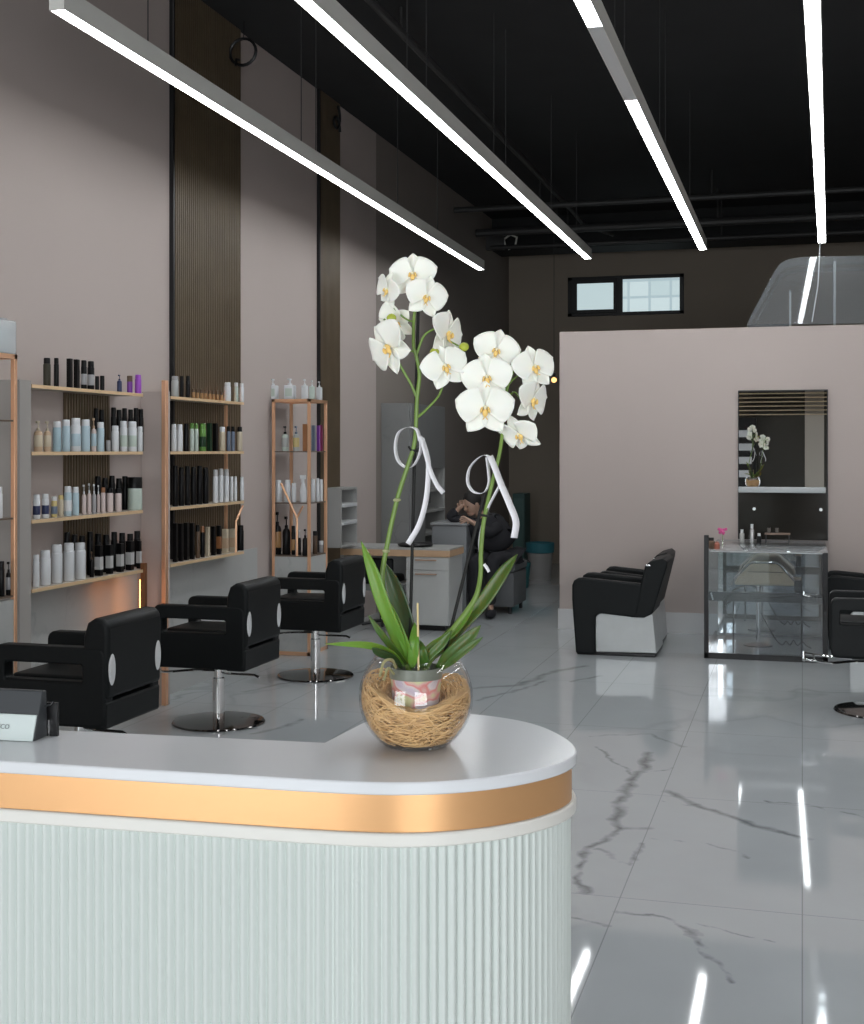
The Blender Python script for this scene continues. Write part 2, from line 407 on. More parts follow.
# ================= LIGHTS =================
HL = 3.68
def fixture(label, p0, p1, cables, gap=None):
    p0, p1 = Vector(p0), Vector(p1); L = (p1-p0).length; a = math.atan2((p1-p0).y, (p1-p0).x)
    t = thing('linear_light', label, 'ceiling light', (*p0.xy, HL), a, 'suspended linear lights')
    W = .039
    hb = MB().b2((0, -W, .012), (L, W, .105)).b2((0, -W, 0), (L, -W+.004, .012)).b2((0, W-.004, 0), (L, W, .012))
    hb.build('housing', ALU, t)
    for s in (0, L): MB().b2((s-.004, -W, 0), (s+.004, W, .106)).build('end_cap', ALU, t)
    segs = [(0.01, L-.01)]
    if gap: segs = [(0.01, gap[0]-.005), (gap[1]+.005, L-.01)]; MB().b2((gap[0], -W+.005, .002), (gap[1], W-.005, .012)).build('blank_cover', SATIN, t)
    for (a0, a1) in segs: MB().b2((a0, -W+.005, .003), (a1, W-.005, .011)).build('diffuser', LED, t)
    for c in cables:
        if 0 < c < L: MB().tube([(c, 0, .105), (c, 0, HC-HL)], .0035, 5).build('suspension_cable', DM, t)
    return t
def nx(px, z, y, far):
    n = onz(px, 0, z); return n.x+(y-n.y)*(far.x-n.x)/(far.y-n.y)
l1a = onz(57, 10, HL); l1b = onz(481, 270, HL)
fixture('leftmost suspended linear light, running beside the pink wall', (l1a.x, l1a.y, 0), (l1b.x, l1b.y, 0), (.9, 1.2, 3.2, 3.5, 5.6, 7.0))
e = onz(588, 259, HL); fixture('second suspended linear light from the left', (nx(303, HL, 2.2, e), 2.2, 0), (e.x, e.y, 0), (2.5, 4.9, 5.3, 7.1, 7.5, 9.4, 10.8))
e = onz(703, 250, HL); g0 = onz(598, 27, HL).y-2.6; g1 = onz(630, 101, HL).y-2.6
fixture('third suspended linear light, with an unlit stretch in its length', (nx(582, HL, 2.6, e), 2.6, 0), (e.x, e.y, 0), (4.3, 4.7, 6.6, 7.0, 9.2, 10.9), (g0, g1))
e = onz(822, 243, HL); fixture('rightmost suspended linear light, seen almost end on', (nx(812, HL, 2.2, e), 2.2, 0), (e.x, e.y, 0), (3.0, 5.2, 7.5, 9.9))
# two more further right complete the row (seen in reflections)
fixture('suspended linear light right of the frame, seen only in reflections', (1.6, 2.2, 0), (1.65, 10.8, 0), (2, 5, 8))
fixture('outermost right suspended linear light, seen only in reflections', (2.95, 2.2, 0), (3.0, 10.8, 0), (2, 5, 8))
def area(name, loc, rot, sx, sy, power, col):
    l = bpy.data.lights.new(name, 'AREA'); l.shape = 'RECTANGLE'; l.size = sx; l.size_y = sy; l.energy = power; l.color = col
    o = bpy.data.objects.new(name, l); C.objects.link(o); o.location = loc; o.rotation_euler = rot; return o
# daylight through the two shop windows behind the camera
area('daylight_left', ((XL+.2-1.3)/2, YF-.2, 1.8), (PI/2, 0, 0), 2.6, 3.2, DAY, (.95, .98, 1))
area('daylight_right', ((.75+XR-.2)/2, YF-.2, 1.8), (PI/2, 0, 0), 3.4, 3.2, DAY*1.3, (.95, .98, 1))
wd = bpy.data.worlds.new('sky'); bpy.context.scene.world = wd; wd.use_nodes = True
wd.node_tree.nodes['Background'].inputs[0].default_value = (.75, .88, 1, 1); wd.node_tree.nodes['Background'].inputs[1].default_value = 1.0

# wall loops of cable
t = thing('cable_loop', 'black loop of cable hanging by the nearer slat panel top', 'cable', onx(243, 52, XL+.13))
def loop(r): return [(r*math.cos(a*2*PI/20), 0, r*math.sin(a*2*PI/20)*.95) for a in range(21)]
MB().tube(loop(.105), .012, 6, False).build('coil', BLACKM, t)
MB().tube([(.0, .01, .1), (.0, .02, .25), (0, .02, .9)], .004, 5).build('cord', BLACKM, t)
MB().tube([(0, -.07, -.08), (0, -.12, -.09), (0, -.13, -.14)], .01, 6).build('loose_end', BLACKM, t)
t = thing('cable_loop', 'small black curl of cable at the top of the narrow slat panel', 'cable', onx(337, 130, XL+.1))
MB().tube([(0, .08*math.cos(i*.5), .08*math.sin(i*.5)+.01*i) for i in range(16)], .012, 6).build('coil', BLACKM, t)

# ================= RECEPTION COUNTER =================
front = [(-2.3, 2.848), (-.241, 2.371)]
curve = [(-.241, 2.371), (-.14, 2.352), (-.05, 2.345), (.04, 2.358), (.14, 2.400), (.225, 2.468), (.276, 2.545), (.291, 2.625), (.277, 2.72), (.236, 2.83), (.175, 2.905), (.09, 2.957), (0, 2.972), (-.08, 2.945), (-.154, 2.861)]
cv = [(p.x, p.y) for p in spline([(a, b_, 0) for a, b_ in curve], 6)]
outline = [front[0]] + cv + [(-.222, 2.668), (-2.3, 3.095)]
def resample(pts, step):
    out = []; n = len(pts)
    for i in range(n):
        a, b_ = Vector(pts[i]), Vector(pts[(i+1) % n]); k = max(1, round((b_-a).length/step))
        out += [a.lerp(b_, j/k) for j in range(k)]
    return out
def offset(pts, d):
    n = len(pts); out = []
    area2 = sum(pts[i][0]*pts[(i+1) % n][1]-pts[(i+1) % n][0]*pts[i][1] for i in range(n))
    sg = 1 if area2 > 0 else -1
    for i in range(n):
        a, p, c = Vector(pts[i-1]), Vector(pts[i]), Vector(pts[(i+1) % n])
        n1 = (p-a).normalized(); n2 = (c-p).normalized()
        n1 = Vector((-n1.y, n1.x))*sg; n2 = Vector((-n2.y, n2.x))*sg
        nn = (n1+n2).normalized(); k = 1/max(.5, nn.dot(n1)); dd = d(i) if callable(d) else d
        out.append(p+nn*dd*k)
    return out
def slab(pts, z0, z1): return MB().prism([cz(p[0], p[1], z0) for p in pts], (0, 0, z1-z0))
ct = thing('reception_counter', 'white rounded reception counter with gold band and fluted front', 'counter', (0, 0, 0))
slab(outline, 1.026, 1.05).build('countertop', WHITE, ct, bevel=.004, bseg=3)
slab(offset(outline, .010), .957, 1.0265).build('gold_band', GOLD, ct, sharp=30)
slab(offset(outline, .001), .931, .957).build('lower_ledge', CREAM, ct, bevel=.004, bseg=2)
# fluted body: half-round ribs all along the outline
P = .0184; fine = resample(outline, P/8); per = sum((Vector(fine[i])-Vector(fine[(i+1) % len(fine)])).length for i in range(len(fine)))
s = 0; ss = []
for i in range(len(fine)):
    ss.append(s); s += (Vector(fine[i])-Vector(fine[(i+1) % len(fine)])).length
base = offset(fine, .020)
fl_ = offset(base, lambda i: -.0085*abs(math.sin(PI*ss[i]/P)))
slab(fl_, 0, .9312).build('fluted_body', FLUTE, ct, sharp=50)
# card stand on the counter
L0 = onz(34, 742, 1.05); 
nrm = (cz(-.3, 2.385)-cz(-1.2, 2.593)).normalized(); bk = Vector((-nrm.y, nrm.x, 0))
dv = thing('card_terminal', 'black wedge display stand with silver front plate on the counter', 'display stand', L0+nrm*(-.11)+bk*.0, math.atan2(nrm.y, nrm.x))
# local x along counter to the right end at .11, y back, z up
zt = .052; th = .098
MB().prism([(-.13, 0, .001), (-.13, .018, zt), (-.13, .034, th), (-.13, .05, th), (-.13, .055, .001)], (.24, 0, 0)).build('stand_body', mat('dark_plastic', (.035, .04, .045), .45), dv, bevel=.002)
MB().prism([(-.13, -.004, .001), (-.13, .0135, zt), (-.13, .0175, zt), (-.13, .0, .001)], (.238, 0, 0)).build('front_plate', mat('silver_plate', (.62, .70, .69), .35, .2), dv, bevel=.001)
MB().b2((.105, .058, 0), (.13, .066, .07)).build('stand_foot', BLACKM, dv)
MB().b2((.112, .052, .001), (.116, .057, .035)).build('steel_pin', CHROME, dv)
MB().tube([(.112, .04, .066), (.126, .036, .070), (.137, .03, .078)], .002, 6).build('lever', CHROME, dv)
fc = bpy.data.curves.new('lettering', 'FONT'); fc.body = 'SCO'; fc.size = .0135; fc.extrude = .0003; fc.align_x = 'RIGHT'
ft = bpy.data.objects.new('lettering_curve', fc); fm = bpy.data.meshes.new_from_object(ft); fm.name = 'lettering'; bpy.data.objects.remove(ft)
fm.materials.clear(); fm.materials.append(mat('grey_print', (.2, .23, .24), .5))
fo = bpy.data.objects.new('lettering', fm); C.objects.link(fo); fo.parent = dv
fo.location = (.052, .0018, .0235); fo.rotation_euler = (math.radians(90-18.6), 0, 0)

# ================= BOWL AND ORCHID =================
Z0 = 2.644; BC = atd(416, 745, Z0); BC.z = 1.05
def P_(px, py, d=0.): return atd(px, py, Z0-d)
MPX = Z0/FPX
bw = thing('glass_bowl', 'round clear glass fishbowl vase on the white counter', 'vase', BC)
def sph(r0, rb, H, n=18, t=0):
    # profile of a sphere cut flat at bottom & top, from bottom rim to the opening
    zc = math.sqrt(r0*r0-rb*rb); out = []
    a0 = -math.asin(zc/r0); a1 = math.asin((H-zc)/r0)
    for i in range(n+1):
        a = a0+(a1-a0)*i/n; out.append((r0*math.cos(a), zc+r0*math.sin(a)))
    return out, zc
prof, zc0 = sph(.116, .062, .176)
inn = [(r-.0035, z+.004 if i == 0 else z) for i, (r, z) in enumerate(prof)]
MB().lathe([(0, .0005)] + [(r, z+.0005) for r, z in prof] + inn[::-1] + [(0, .0045)], seg=64).build('bowl', GLASS, bw, sharp=60)
rr = prof[-1][0]-.0018
MB().tube([(rr*math.cos(a*2*PI/64), rr*math.sin(a*2*PI/64), prof[-1][1]+.001) for a in range(65)], .0021, 8, False).build('rim', GLASS, bw)
# raffia
b = MB(); random.seed(3)
for k in range(900):
    rad = .1108-.046*random.random()**2; tilt = Vector((random.gauss(0, .45), random.gauss(0, .45), 1)).normalized()
    u = tilt.orthogonal().normalized(); v = tilt.cross(u); h = random.uniform(-.8, .42)
    a0 = random.uniform(0, 2*PI); ln = random.uniform(.9, 2.4); pts = []
    c = tilt*(h*rad); rc = rad*math.sqrt(1-h*h); wob = random.uniform(0, 6)
    for i in range(11):
        a = a0+ln*i/10; p = c + (u*math.cos(a)+v*math.sin(a))*rc*(1-.03*math.sin(a*3+wob))
        p.z = max(p.z, -zc0+.010)
        q = p.length
        if q > .1105: p *= .1105/q
        uu = p.dot(R)/.1; ff = -p.dot(F)/.1
        lim = -.012 + (.050 if uu < 0 else .030)*min(1, abs(uu))**1.4 + (.03*min(1, -ff*1.5) if ff < 0 else 0)
        if p.z > lim: p.z = lim-min(.03, (p.z-lim)*.3)
        pts.append(p+Vector((0, 0, zc0+.0005)))
    wv = random.uniform(.0007, .0014); b.tube(pts, wv, 4)
RAF = mat('raffia', (.92, .54, .25), .65, noise=.3, nscale=40)
tag(b.build('raffia_filling', RAF, loc=BC, sharp=0), 'tangled straw-coloured raffia strands filling the glass bowl', 'raffia', kind='stuff')
# raffia core so the pot is bedded
# grow pot
gp = thing('plant_pot', 'printed plastic grow pot set down inside the glass bowl', 'pot', BC+Vector((0, 0, .02)))
def potmat():
    m = bpy.data.materials.new('printed_pot'); m.use_nodes = True; nt = m.node_tree; bb = nt.nodes['Principled BSDF']; bb.inputs['Roughness'].default_value = .4
    tc = nt.nodes.new('ShaderNodeTexCoord'); n = nt.nodes.new('ShaderNodeTexNoise'); n.inputs['Scale'].default_value = 26; n.inputs['Detail'].default_value = 1
    r = nt.nodes.new('ShaderNodeValToRGB'); e = r.color_ramp.elements; e[0].position = .36; e[0].color = (.60, .52, .62, 1); e[1].position = .62; e[1].color = (.66, .66, .38, 1)
    for p, c in ((.46, (.72, .66, .66, 1)), (.5, (.75, .25, .24, 1)), (.55, (.75, .45, .42, 1))):
        x = e.new(p); x.color = c
    nt.links.new(tc.outputs['Object'], n.inputs[0]); nt.links.new(n.outputs[0], r.inputs[0]); nt.links.new(r.outputs[0], bb.inputs['Base Color']); return m
MB().lathe([(0, 0), (.040, 0), (.052, .118), (.049, .118), (.038, .01), (0, .01)], seg=32).build('pot_wall', potmat(), gp)
MB().lathe([(.0525, .118), (.054, .118), (.0545, .140), (.0515, .140), (.0505, .118)], seg=32, closed=True).build('pot_rim', mat('clear_grey_rim', (.22, .24, .2), .3), gp)
MB().lathe([(0, .118), (.03, .120), (.048, .114), (.048, .09), (0, .09)], seg=24).build('bark', mat('bark_chips', (.07, .045, .025), .9, noise=.5, nscale=60, bump=1, bscale=90), gp)

orc = thing('potted_orchid', 'white moth orchid with two arching flower stems in the glass bowl', 'plant', BC+Vector((0, 0, .135)))
LOC0 = BC+Vector((0, 0, .135))
def LP(px, py, d=0.): return P_(px, py, d)-LOC0
STEM = mat('orchid_stem', (.16, .26, .05), .45, noise=.2, nscale=30)
LEAF = [mat('orchid_leaf', (.05, .12, .018), .38, noise=.25, nscale=14), mat('orchid_leaf_bright', (.12, .27, .03), .4, noise=.2, nscale=12), mat('orchid_leaf_dark', (.02, .06, .014), .35, noise=.2, nscale=14)]
for m_ in LEAF: m_.node_tree.nodes['Principled BSDF'].inputs['Subsurface Weight'].default_value = .1
def stem(pts, r0, r1, name='flower_stem', m=STEM):
    pts = spline([LP(*p) for p in pts], 6); n = len(pts)
    return MB().tube(pts, [r0+(r1-r0)*i/(n-1) for i in range(n)], 8).build(name, m, orc)
stA = stem([(410, 672, 0), (400, 645, .01), (388, 612, .02), (382, 580, .02), (386.6, 548, .01), (397, 500, .01), (408, 465, .01), (415, 440, .01), (417, 400, .01), (419.5, 374, .01), (416, 355, .01), (413.5, 345, .01), (414, 318, 0), (417, 296, 0), (414, 280, -.005)], .0062, .0028)
stem([(417, 398, .01), (411, 384, .012), (404, 372, .015), (395, 354, .015), (394, 338, .015), (390, 327, .012), (384, 319, .01)], .0032, .002)
stem([(418, 417, .01), (426, 410, .012), (438, 397, .012), (443, 386, .01), (448, 376, 0)], .003, .0018)
stem([(415, 352, .01), (408, 350, .012), (399, 347, .012), (392, 345, .005)], .0022, .0018)
stem([(414, 322, 0), (408, 320, .01), (402, 316, .01), (394, 308, .01)], .002, .0018)
stem([(416, 356, .01), (424, 336, .006), (436, 328, 0), (446, 322, -.01)], .003, .0018)
stB = stem([(424, 672, 0), (437, 648, .01), (452, 630, .02), (466, 612, .02), (476, 596, .02), (480.5, 575, .01), (481, 550, .01), (484, 520, .01), (492, 484, 0), (499, 456, 0), (502, 436, -.01), (504, 410, -.02), (508, 385, -.02), (516, 364, -.02), (520, 352, -.02), (517, 343, -.02)], .006, .0025)
stem([(508, 385, -.02), (516, 377, -.01), (526, 372, 0), (533, 372, 0)], .002, .0016)
stem([(506, 400, -.02), (514, 392, -.01), (520, 398, 0), (528, 402, 0)], .002, .0016)
stem([(510, 380, -.02), (503, 372, -.02), (496, 360, -.01)], .002, .0016)
stem([(504, 415, -.02), (512, 420, -.01), (520, 430, 0)], .002, .0016)
for (x, y) in ((397, 500), (386, 551), (385, 618)):
    MB().ball(LP(x, y, .012), (.0085, .0085, .004)).build('stem_node', mat('stem_node', (.4, .42, .22), .6), orc)
# buds
for (x, y, d, r) in ((464, 347, .0, 4.6), (434.5, 352, .02, 4.2), (391.5, 318, .022, 4.4)):
    MB().ball(LP(x, y, d), (r*MPX*1.15, r*MPX, r*MPX)).build('bud', mat('green_bud', (.42, .48, .05), .5), orc)
stem([(444, 372, .01), (436, 362, .018), (434.5, 354, .02)], .0018, .0015)
stem([(448, 340, -.01), (457, 345, 0), (462, 347, 0)], .0018, .0015)
# leaves: centre line in photo coordinates, half widths in px
def leaf(pts, w, m, fold=.25, tilt=.6):
    w *= .84
    cl = spline([LP(*p) for p in pts], 6); n = len(cl); rows = []
    for i, p in enumerate(cl):
        t = i/(n-1); tg = (cl[min(i+1, n-1)]-cl[max(i-1, 0)]).normalized()
        side = tg.cross(F).normalized(); ww = w*MPX*max(.02, min(1, (t*3.2+.35))*(1-max(0, (t-.55)/.45)**2.2))
        dpt = -F*tilt
        row = []
        for k in range(-3, 4):
            q = k/3; row.append(p+side*ww*q*.95+dpt*ww*(abs(q)*fold*2)+(F*q*ww*.35))
        rows.append(row)
    return MB().grid(rows).build('leaf', LEAF[m], orc, solid=.0022, sharp=0, fixn=False)
leaf([(408, 664, .01), (395, 632, .035), (382, 600, .045), (372, 570, .04), (361, 541, .02)], 8.5, 1)
leaf([(414, 662, -.01), (404, 620, -.02), (394, 590, -.02), (385, 563, -.03)], 12, 2)
leaf([(412, 664, .01), (405, 645, .03), (395, 620, .03), (388, 600, .02)], 6, 1)
leaf([(406, 664, .01), (394, 650, .04), (380, 632, .06), (368, 615, .06)], 4.2, 0)
leaf([(404, 666, .02), (388, 652, .06), (366, 645, .09), (325, 644, .12)], 4.6, 1)
leaf([(402, 668, .02), (392, 658, .06), (378, 652, .09), (372, 648, .10)], 5, 2)
leaf([(426, 664, -.01), (452, 634, -.03), (482, 602, -.05), (503, 572, -.06), (517.5, 554, -.07)], 8.5, 0)
leaf([(420, 664, .0), (430, 648, .0), (448, 636, -.01), (462, 622, -.02), (474, 606, -.03)], 5, 1)
leaf([(437, 668, .01), (452, 652, .03), (468, 638, .04), (481, 625, .04)], 7.5, 0)
leaf([(440, 670, .02), (456, 657, .04), (470, 646, .05), (483, 637, .05)], 4.5, 0)
leaf([(418, 668, .02), (430, 655, .03), (442, 643, .035), (452, 630, .03)], 5.5, 0)
leaf([(412, 668, .02), (413, 655, .03), (414, 640, .03), (415, 622, .0)], 6.5, 1)
leaf([(425, 668, .02), (423, 658, .03), (421, 648, .03), (420, 640, .01)], 6.5, 0)
# small dry roots at the rim
MB().tube(spline([LP(380, 676, .06), LP(384, 662, .08), LP(392, 660, .07), LP(396, 668, .05)], 6), .003, 6).tube(spline([LP(384, 680, .07), LP(388, 668, .08), LP(394, 674, .06)], 6), .0025, 6).build('air_root', mat('air_root', (.35, .33, .16), .8), orc)

PET = mat('orchid_petal', (.93, .92, .84), .5, sss=.1)
nt = PET.node_tree; bb = nt.nodes['Principled BSDF']
LIP = mat('orchid_lip', (.90, .62, .20), .5); COL = mat('orchid_column', (.9, .85, .6), .5)
PALEG = (.62, .68, .32)
def petal(bm, ang, ln, hw, z, cup, kind):
    rows = []; n = 10; m = 8; dx, dy = math.cos(ang), math.sin(ang)
    for i in range(n+1):
        v = i/n
        if kind == 'round': w = (math.sin(PI*min(1, max(0, v)**.72*1.0))**.62 if v < 1 else 0)*(.25+.75*min(1, v*2.6))
        else: w = math.sin(PI*v**.8)**.75 if 0 < v < 1 else 0
        w = max(w, .10 if v < .5 else .03)*hw
        row = []
        for k in range(m+1):
            q = -1+2*k/m
            edge = math.sqrt(max(0, 1-(q*q)*.0))
            L = v*ln*edge; S = q*w
            zz = z + cup*(q*q*w*w/ln) - .10*cup*v*v*ln + .03*ln*math.sin(q*3+ang*3)*v
            row.append(Vector((dx*L-dy*S, dy*L+dx*S, zz)))
        rows.append(row)
    bm.grid(rows)
def flower(px, py, rpx, yaw, pitch, roll, d, open_=1., dors=True):
    r = rpx*MPX
    c = LP(px, py, d)
    B = Matrix((R, U, -F)).transposed()   # columns: right, up, toward camera
    rot = B @ Matrix.Rotation(math.radians(yaw), 3, 'Y') @ Matrix.Rotation(math.radians(-pitch), 3, 'X') @ Matrix.Rotation(math.radians(roll), 3, 'Z')
    b = MB()
    cup = .5+(1-open_)*1.2
    petal(b, PI/2, r*.98, r*.38, -.06*r, cup*.6, 'sepal')
    petal(b, math.radians(-52), r*.98, r*.38, -.06*r, cup*.6, 'sepal')
    petal(b, math.radians(-128), r*.98, r*.38, -.06*r, cup*.6, 'sepal')
    petal(b, math.radians(17), r*1.08, r*.64, .03*r, cup, 'round')
    petal(b, math.radians(163), r*1.08, r*.64, .05*r, cup, 'round')
    f = b.build('flower', PET, orc, solid=.0009, sharp=0, fixn=False)
    f.location = c; f.rotation_euler = rot.to_euler()
    b = MB(); b.ball((0, -.13*r, .12*r), (.10*r, .15*r, .07*r)); b.ball((-.13*r, -.03*r, .16*r), (.045*r, .12*r, .09*r), rot=Matrix.Rotation(-.3, 3, 'Z')); b.ball((.13*r, -.03*r, .16*r), (.045*r, .12*r, .09*r), rot=Matrix.Rotation(.3, 3, 'Z'))
    b.tube([(0, -.2*r, .14*r), (-.03*r, -.3*r, .18*r), (-.08*r, -.36*r, .24*r)], .02*r, 5).tube([(0, -.2*r, .14*r), (.03*r, -.3*r, .18*r), (.08*r, -.36*r, .24*r)], .02*r, 5)
    b.build('lip', LIP, f, sharp=0)
    MB().ball((0, .05*r, .12*r), (.055*r, .09*r, .10*r)).build('column', COL, f, sharp=0)
    # pedicel behind
    MB().tube([(0, 0, -.04*r), (0, .08*r, -.3*r), (0, .1*r, -.5*r)], .05*r, 6).build('pedicel', STEM, f)
    return f
FL = [(413, 275, 23.5, -8, 10, 2, .010), (426, 297, 22, 18, -8, -12, .024), (388, 290, 19, -55, -6, -25, .012), (396, 322, 22, -35, -35, 80, -.012),
      (389, 347, 29, -48, -16, 40, .018), (447, 334, 26, 55, 0, -15, -.002), (445, 367, 24, 14, 4, 18, .020),
      (496, 351, 23.5, 5, 8, -14, .004), (487, 378, 25.5, -5, 0, 6, .022), (485, 409, 28.5, 0, -2, 0, .034),
      (534, 368, 23.5, 24, 8, 10, .014), (532, 400, 24, 50, -10, -10, .006), (520, 434, 23, -38, -38, 12, .016)]
for a in FL: flower(*a)
# stakes and clips, ribbons, skewer
def wtube(pts, r, name, m, label, cat, group=None):
    o = MB().tube([p for p in pts], r, 8).build(name, m); return tag(o, label, cat, group)
STK = mat('dark_stake', (.018, .018, .017), .6, spec=.2)
skA = wtube([P_(409, 676, -.012), P_(418.3, 308, -.016)], .0035, 'support_stake', STK, 'dark upright plastic stake behind the left orchid stem', 'stake', 'orchid stakes')
skB = wtube([P_(439, 676, .0), P_(485, 492, -.008)], .0035, 'support_stake', STK, 'dark slanting plastic stake beside the right orchid stem', 'stake', 'orchid stakes')
wtube([P_(418.8, 690, .045), P_(417.6, 603, .02)], .0022, 'wooden_skewer', mat('bamboo', (.72, .58, .28), .6), 'pale thin wooden skewer stuck upright in the orchid pot', 'skewer')
for (x, y, n_) in ((414, 448, 'left'), (484, 513, 'right')):
    tag(MB().tube([P_(x-5, y-1, .0), P_(x-3, y+2, .012), P_(x+3, y+3, .014), P_(x+5, y, .0)], .0026, 6).tube([P_(x+4, y+2, 0), P_(x+8, y+1, 0)], .002, 6).build('plant_clip', STK), 'small dark clip tying the %s orchid stem to its stake' % n_, 'clip', 'orchid clips')
RIB = mat('white_satin_ribbon', (.86, .85, .88), .4, sss=0)
def strip(b, pts, w, tw0, tw1, loop_=False):
    cl = spline([P_(*p) for p in pts], 6); n = len(cl); rows = []
    for i, p in enumerate(cl):
        tg = (cl[min(i+1, n-1)]-cl[max(i-1, 0)]).normalized(); side = tg.cross(F).normalized(); t = i/(n-1)
        a = math.radians(tw0+(tw1-tw0)*t); wv = (F*.80+R*.52+U*.12).normalized() if loop_ else side*math.cos(a)+F*math.sin(a)
        rows.append([p-wv*w*.5, p, p+wv*w*.5])
    b.grid(rows)
def ribbon(label, base, loops, tails):
    t = thing('ribbon', label, 'ribbon', base, 0, 'ribbons on the orchid')
    for nm, lst in (('bow_loop', loops), ('ribbon_tail', tails)):
        for (pts, w, a0, a1) in lst:
            b = MB(); strip(b, pts, w, a0, a1, nm == 'bow_loop'); o = b.build(nm, RIB, solid=.0003, sharp=40, fixn=False)
            o.parent = t; o.matrix_parent_inverse = Matrix.Translation(-Vector(base))
ribbon('white ribbon tied in a loop round the left orchid stem', P_(417, 436, .02),
       [([(420, 441, .03), (417, 430, .03), (409, 427, .025), (399, 432, .02), (395.5, 446, .01), (398, 460, 0), (406, 467.5, -.005), (413, 466, .0), (419, 456, .01), (421, 446, .02), (420, 436, .03)], .0125, 62, 30)],
       [([(421, 437, .03), (425, 452, .035), (431, 472, .035), (437, 485, .03), (443.5, 493, .02)], .0105, 50, 20), ([(422, 438, .03), (427, 455, .03), (428.5, 470, .03), (426, 500, .03), (419, 525, .028), (408, 544, .02)], .0125, 45, 25)])
ribbon('white ribbon tied in a loop round the right orchid stem', P_(490, 460, .02),
       [([(492, 459, .02), (485, 455, .025), (476, 460, .025), (469, 470, .015), (468, 483, .005), (474, 492, 0), (484, 492.5, .0), (489, 483, .005), (488.5, 470, .01), (487, 457, .02)], .0125, 66, 45)],
       [([(490, 456, .025), (495, 468, .03), (501, 484, .03), (510, 505, .03), (516, 522, .028), (514, 538, .02)], .0165, 40, 30), ([(500, 485, .02), (494, 496, .02), (489, 506, .01), (483, 522, .0), (479.5, 540, .0), (479.8, 553, .0)], .009, 50, 60), ([(484, 564, .01), (487, 568, .012), (489, 572, .012)], .007, 20, 30)])
# ================= STYLING CHAIRS =================
def styling_chair(label, loc, rz=0., group='black styling chairs', foot=True):
    t = thing('styling_chair', label, 'chair', loc, rz, group)
    # front looks to -x; near side is -y
    MB().lathe([(0, 0), (.275, 0), (.28, .004), (.275, .012), (.2, .02), (.06, .03), (0, .03)], seg=56).build('base_disc', mat('polished_base', (.13, .125, .12), .08, 1.), t)
    MB().lathe([(.036, .025), (.036, .27), (.027, .275), (.027, .34), (.06, .345), (.06, .37), (0, .37)], seg=28).build('column', CHROME, t)
    b = MB(); b.tube(spline([(0, -.05, .325), (-.16, -.06, .32), (-.30, -.13, .315), (-.46, -.13, .33)], 5), .008, 6)
    b.tube(spline([(0, .05, .325), (-.16, .06, .32), (-.30, .13, .315), (-.46, .13, .33)], 5), .008, 6)
    b.tube([(-.46, -.16, .33), (-.46, .16, .33)], .010, 8).tube([(-.40, -.14, .325), (-.40, .14, .325)], .006, 6)
    b.build('footrest', CHROME, t)
    MB().tube([(.03, 0, .30), (.12, -.03, .305), (.26, -.06, .31), (.30, -.08, .30)], .007, 6).build('pump_lever', CHROME, t)
    out = roundrect(-.30, .285, .365, .735, .035); inn = roundrect(-.245, .165, .575, .655, .015)
    for s in (-1, 1):
        y0 = -.265 if s < 0 else .185
        MB().ring([(x, y0, z) for x, z in out], [(x, y0, z) for x, z in inn], (0, .08, 0)).build('armrest', LEATHER, t, bevel=.014, bseg=3)
    MB().box((-.045, 0, .45), (.47, .36, .15), bev=.03, seg=3).build('seat', LEATHER, t)
    MB().box((-.05, 0, .55), (.46, .36, .07), bev=.03, seg=4).build('seat_cushion', LEATHER, t)
    pf = [(.155, .50), (.17, .79), (.19, .85), (.225, .872), (.27, .868), (.298, .845), (.302, .80), (.298, .50)]
    bk_ = MB().prism([(x, -.26, z) for x, z in pf], (0, .52, 0)).build('backrest', LEATHER, t, bevel=.02, bseg=4)
    pl = [(.165, .36), (.165, .485), (.292, .485), (.288, .36)]
    MB().prism([(x, -.262, z) for x, z in pl], (0, .524, 0)).build('lower_back', LEATHER, t, bevel=.012, bseg=3)
    for s in (-1, 1):
        MB().ball((.299, s*.222, .635), (.008, .030, .075), 3).build('oval_grip', SATIN, bk_)
    return t
ch = styling_chair('black styling chair with chrome pedestal in the middle of the left row', (-3.40, 7.22, 0))
dup(ch, (-3.37, 5.60, 0), label='largest black styling chair at the left edge behind the counter')
dup(ch, (-3.42, 8.90, 0), label='black styling chair with chrome pedestal furthest along the left row, behind the orchid leaves')
dup(ch, (.47, 8.66, 0), rz=.0, label='nearer black styling chair cut by the right edge of the photo')

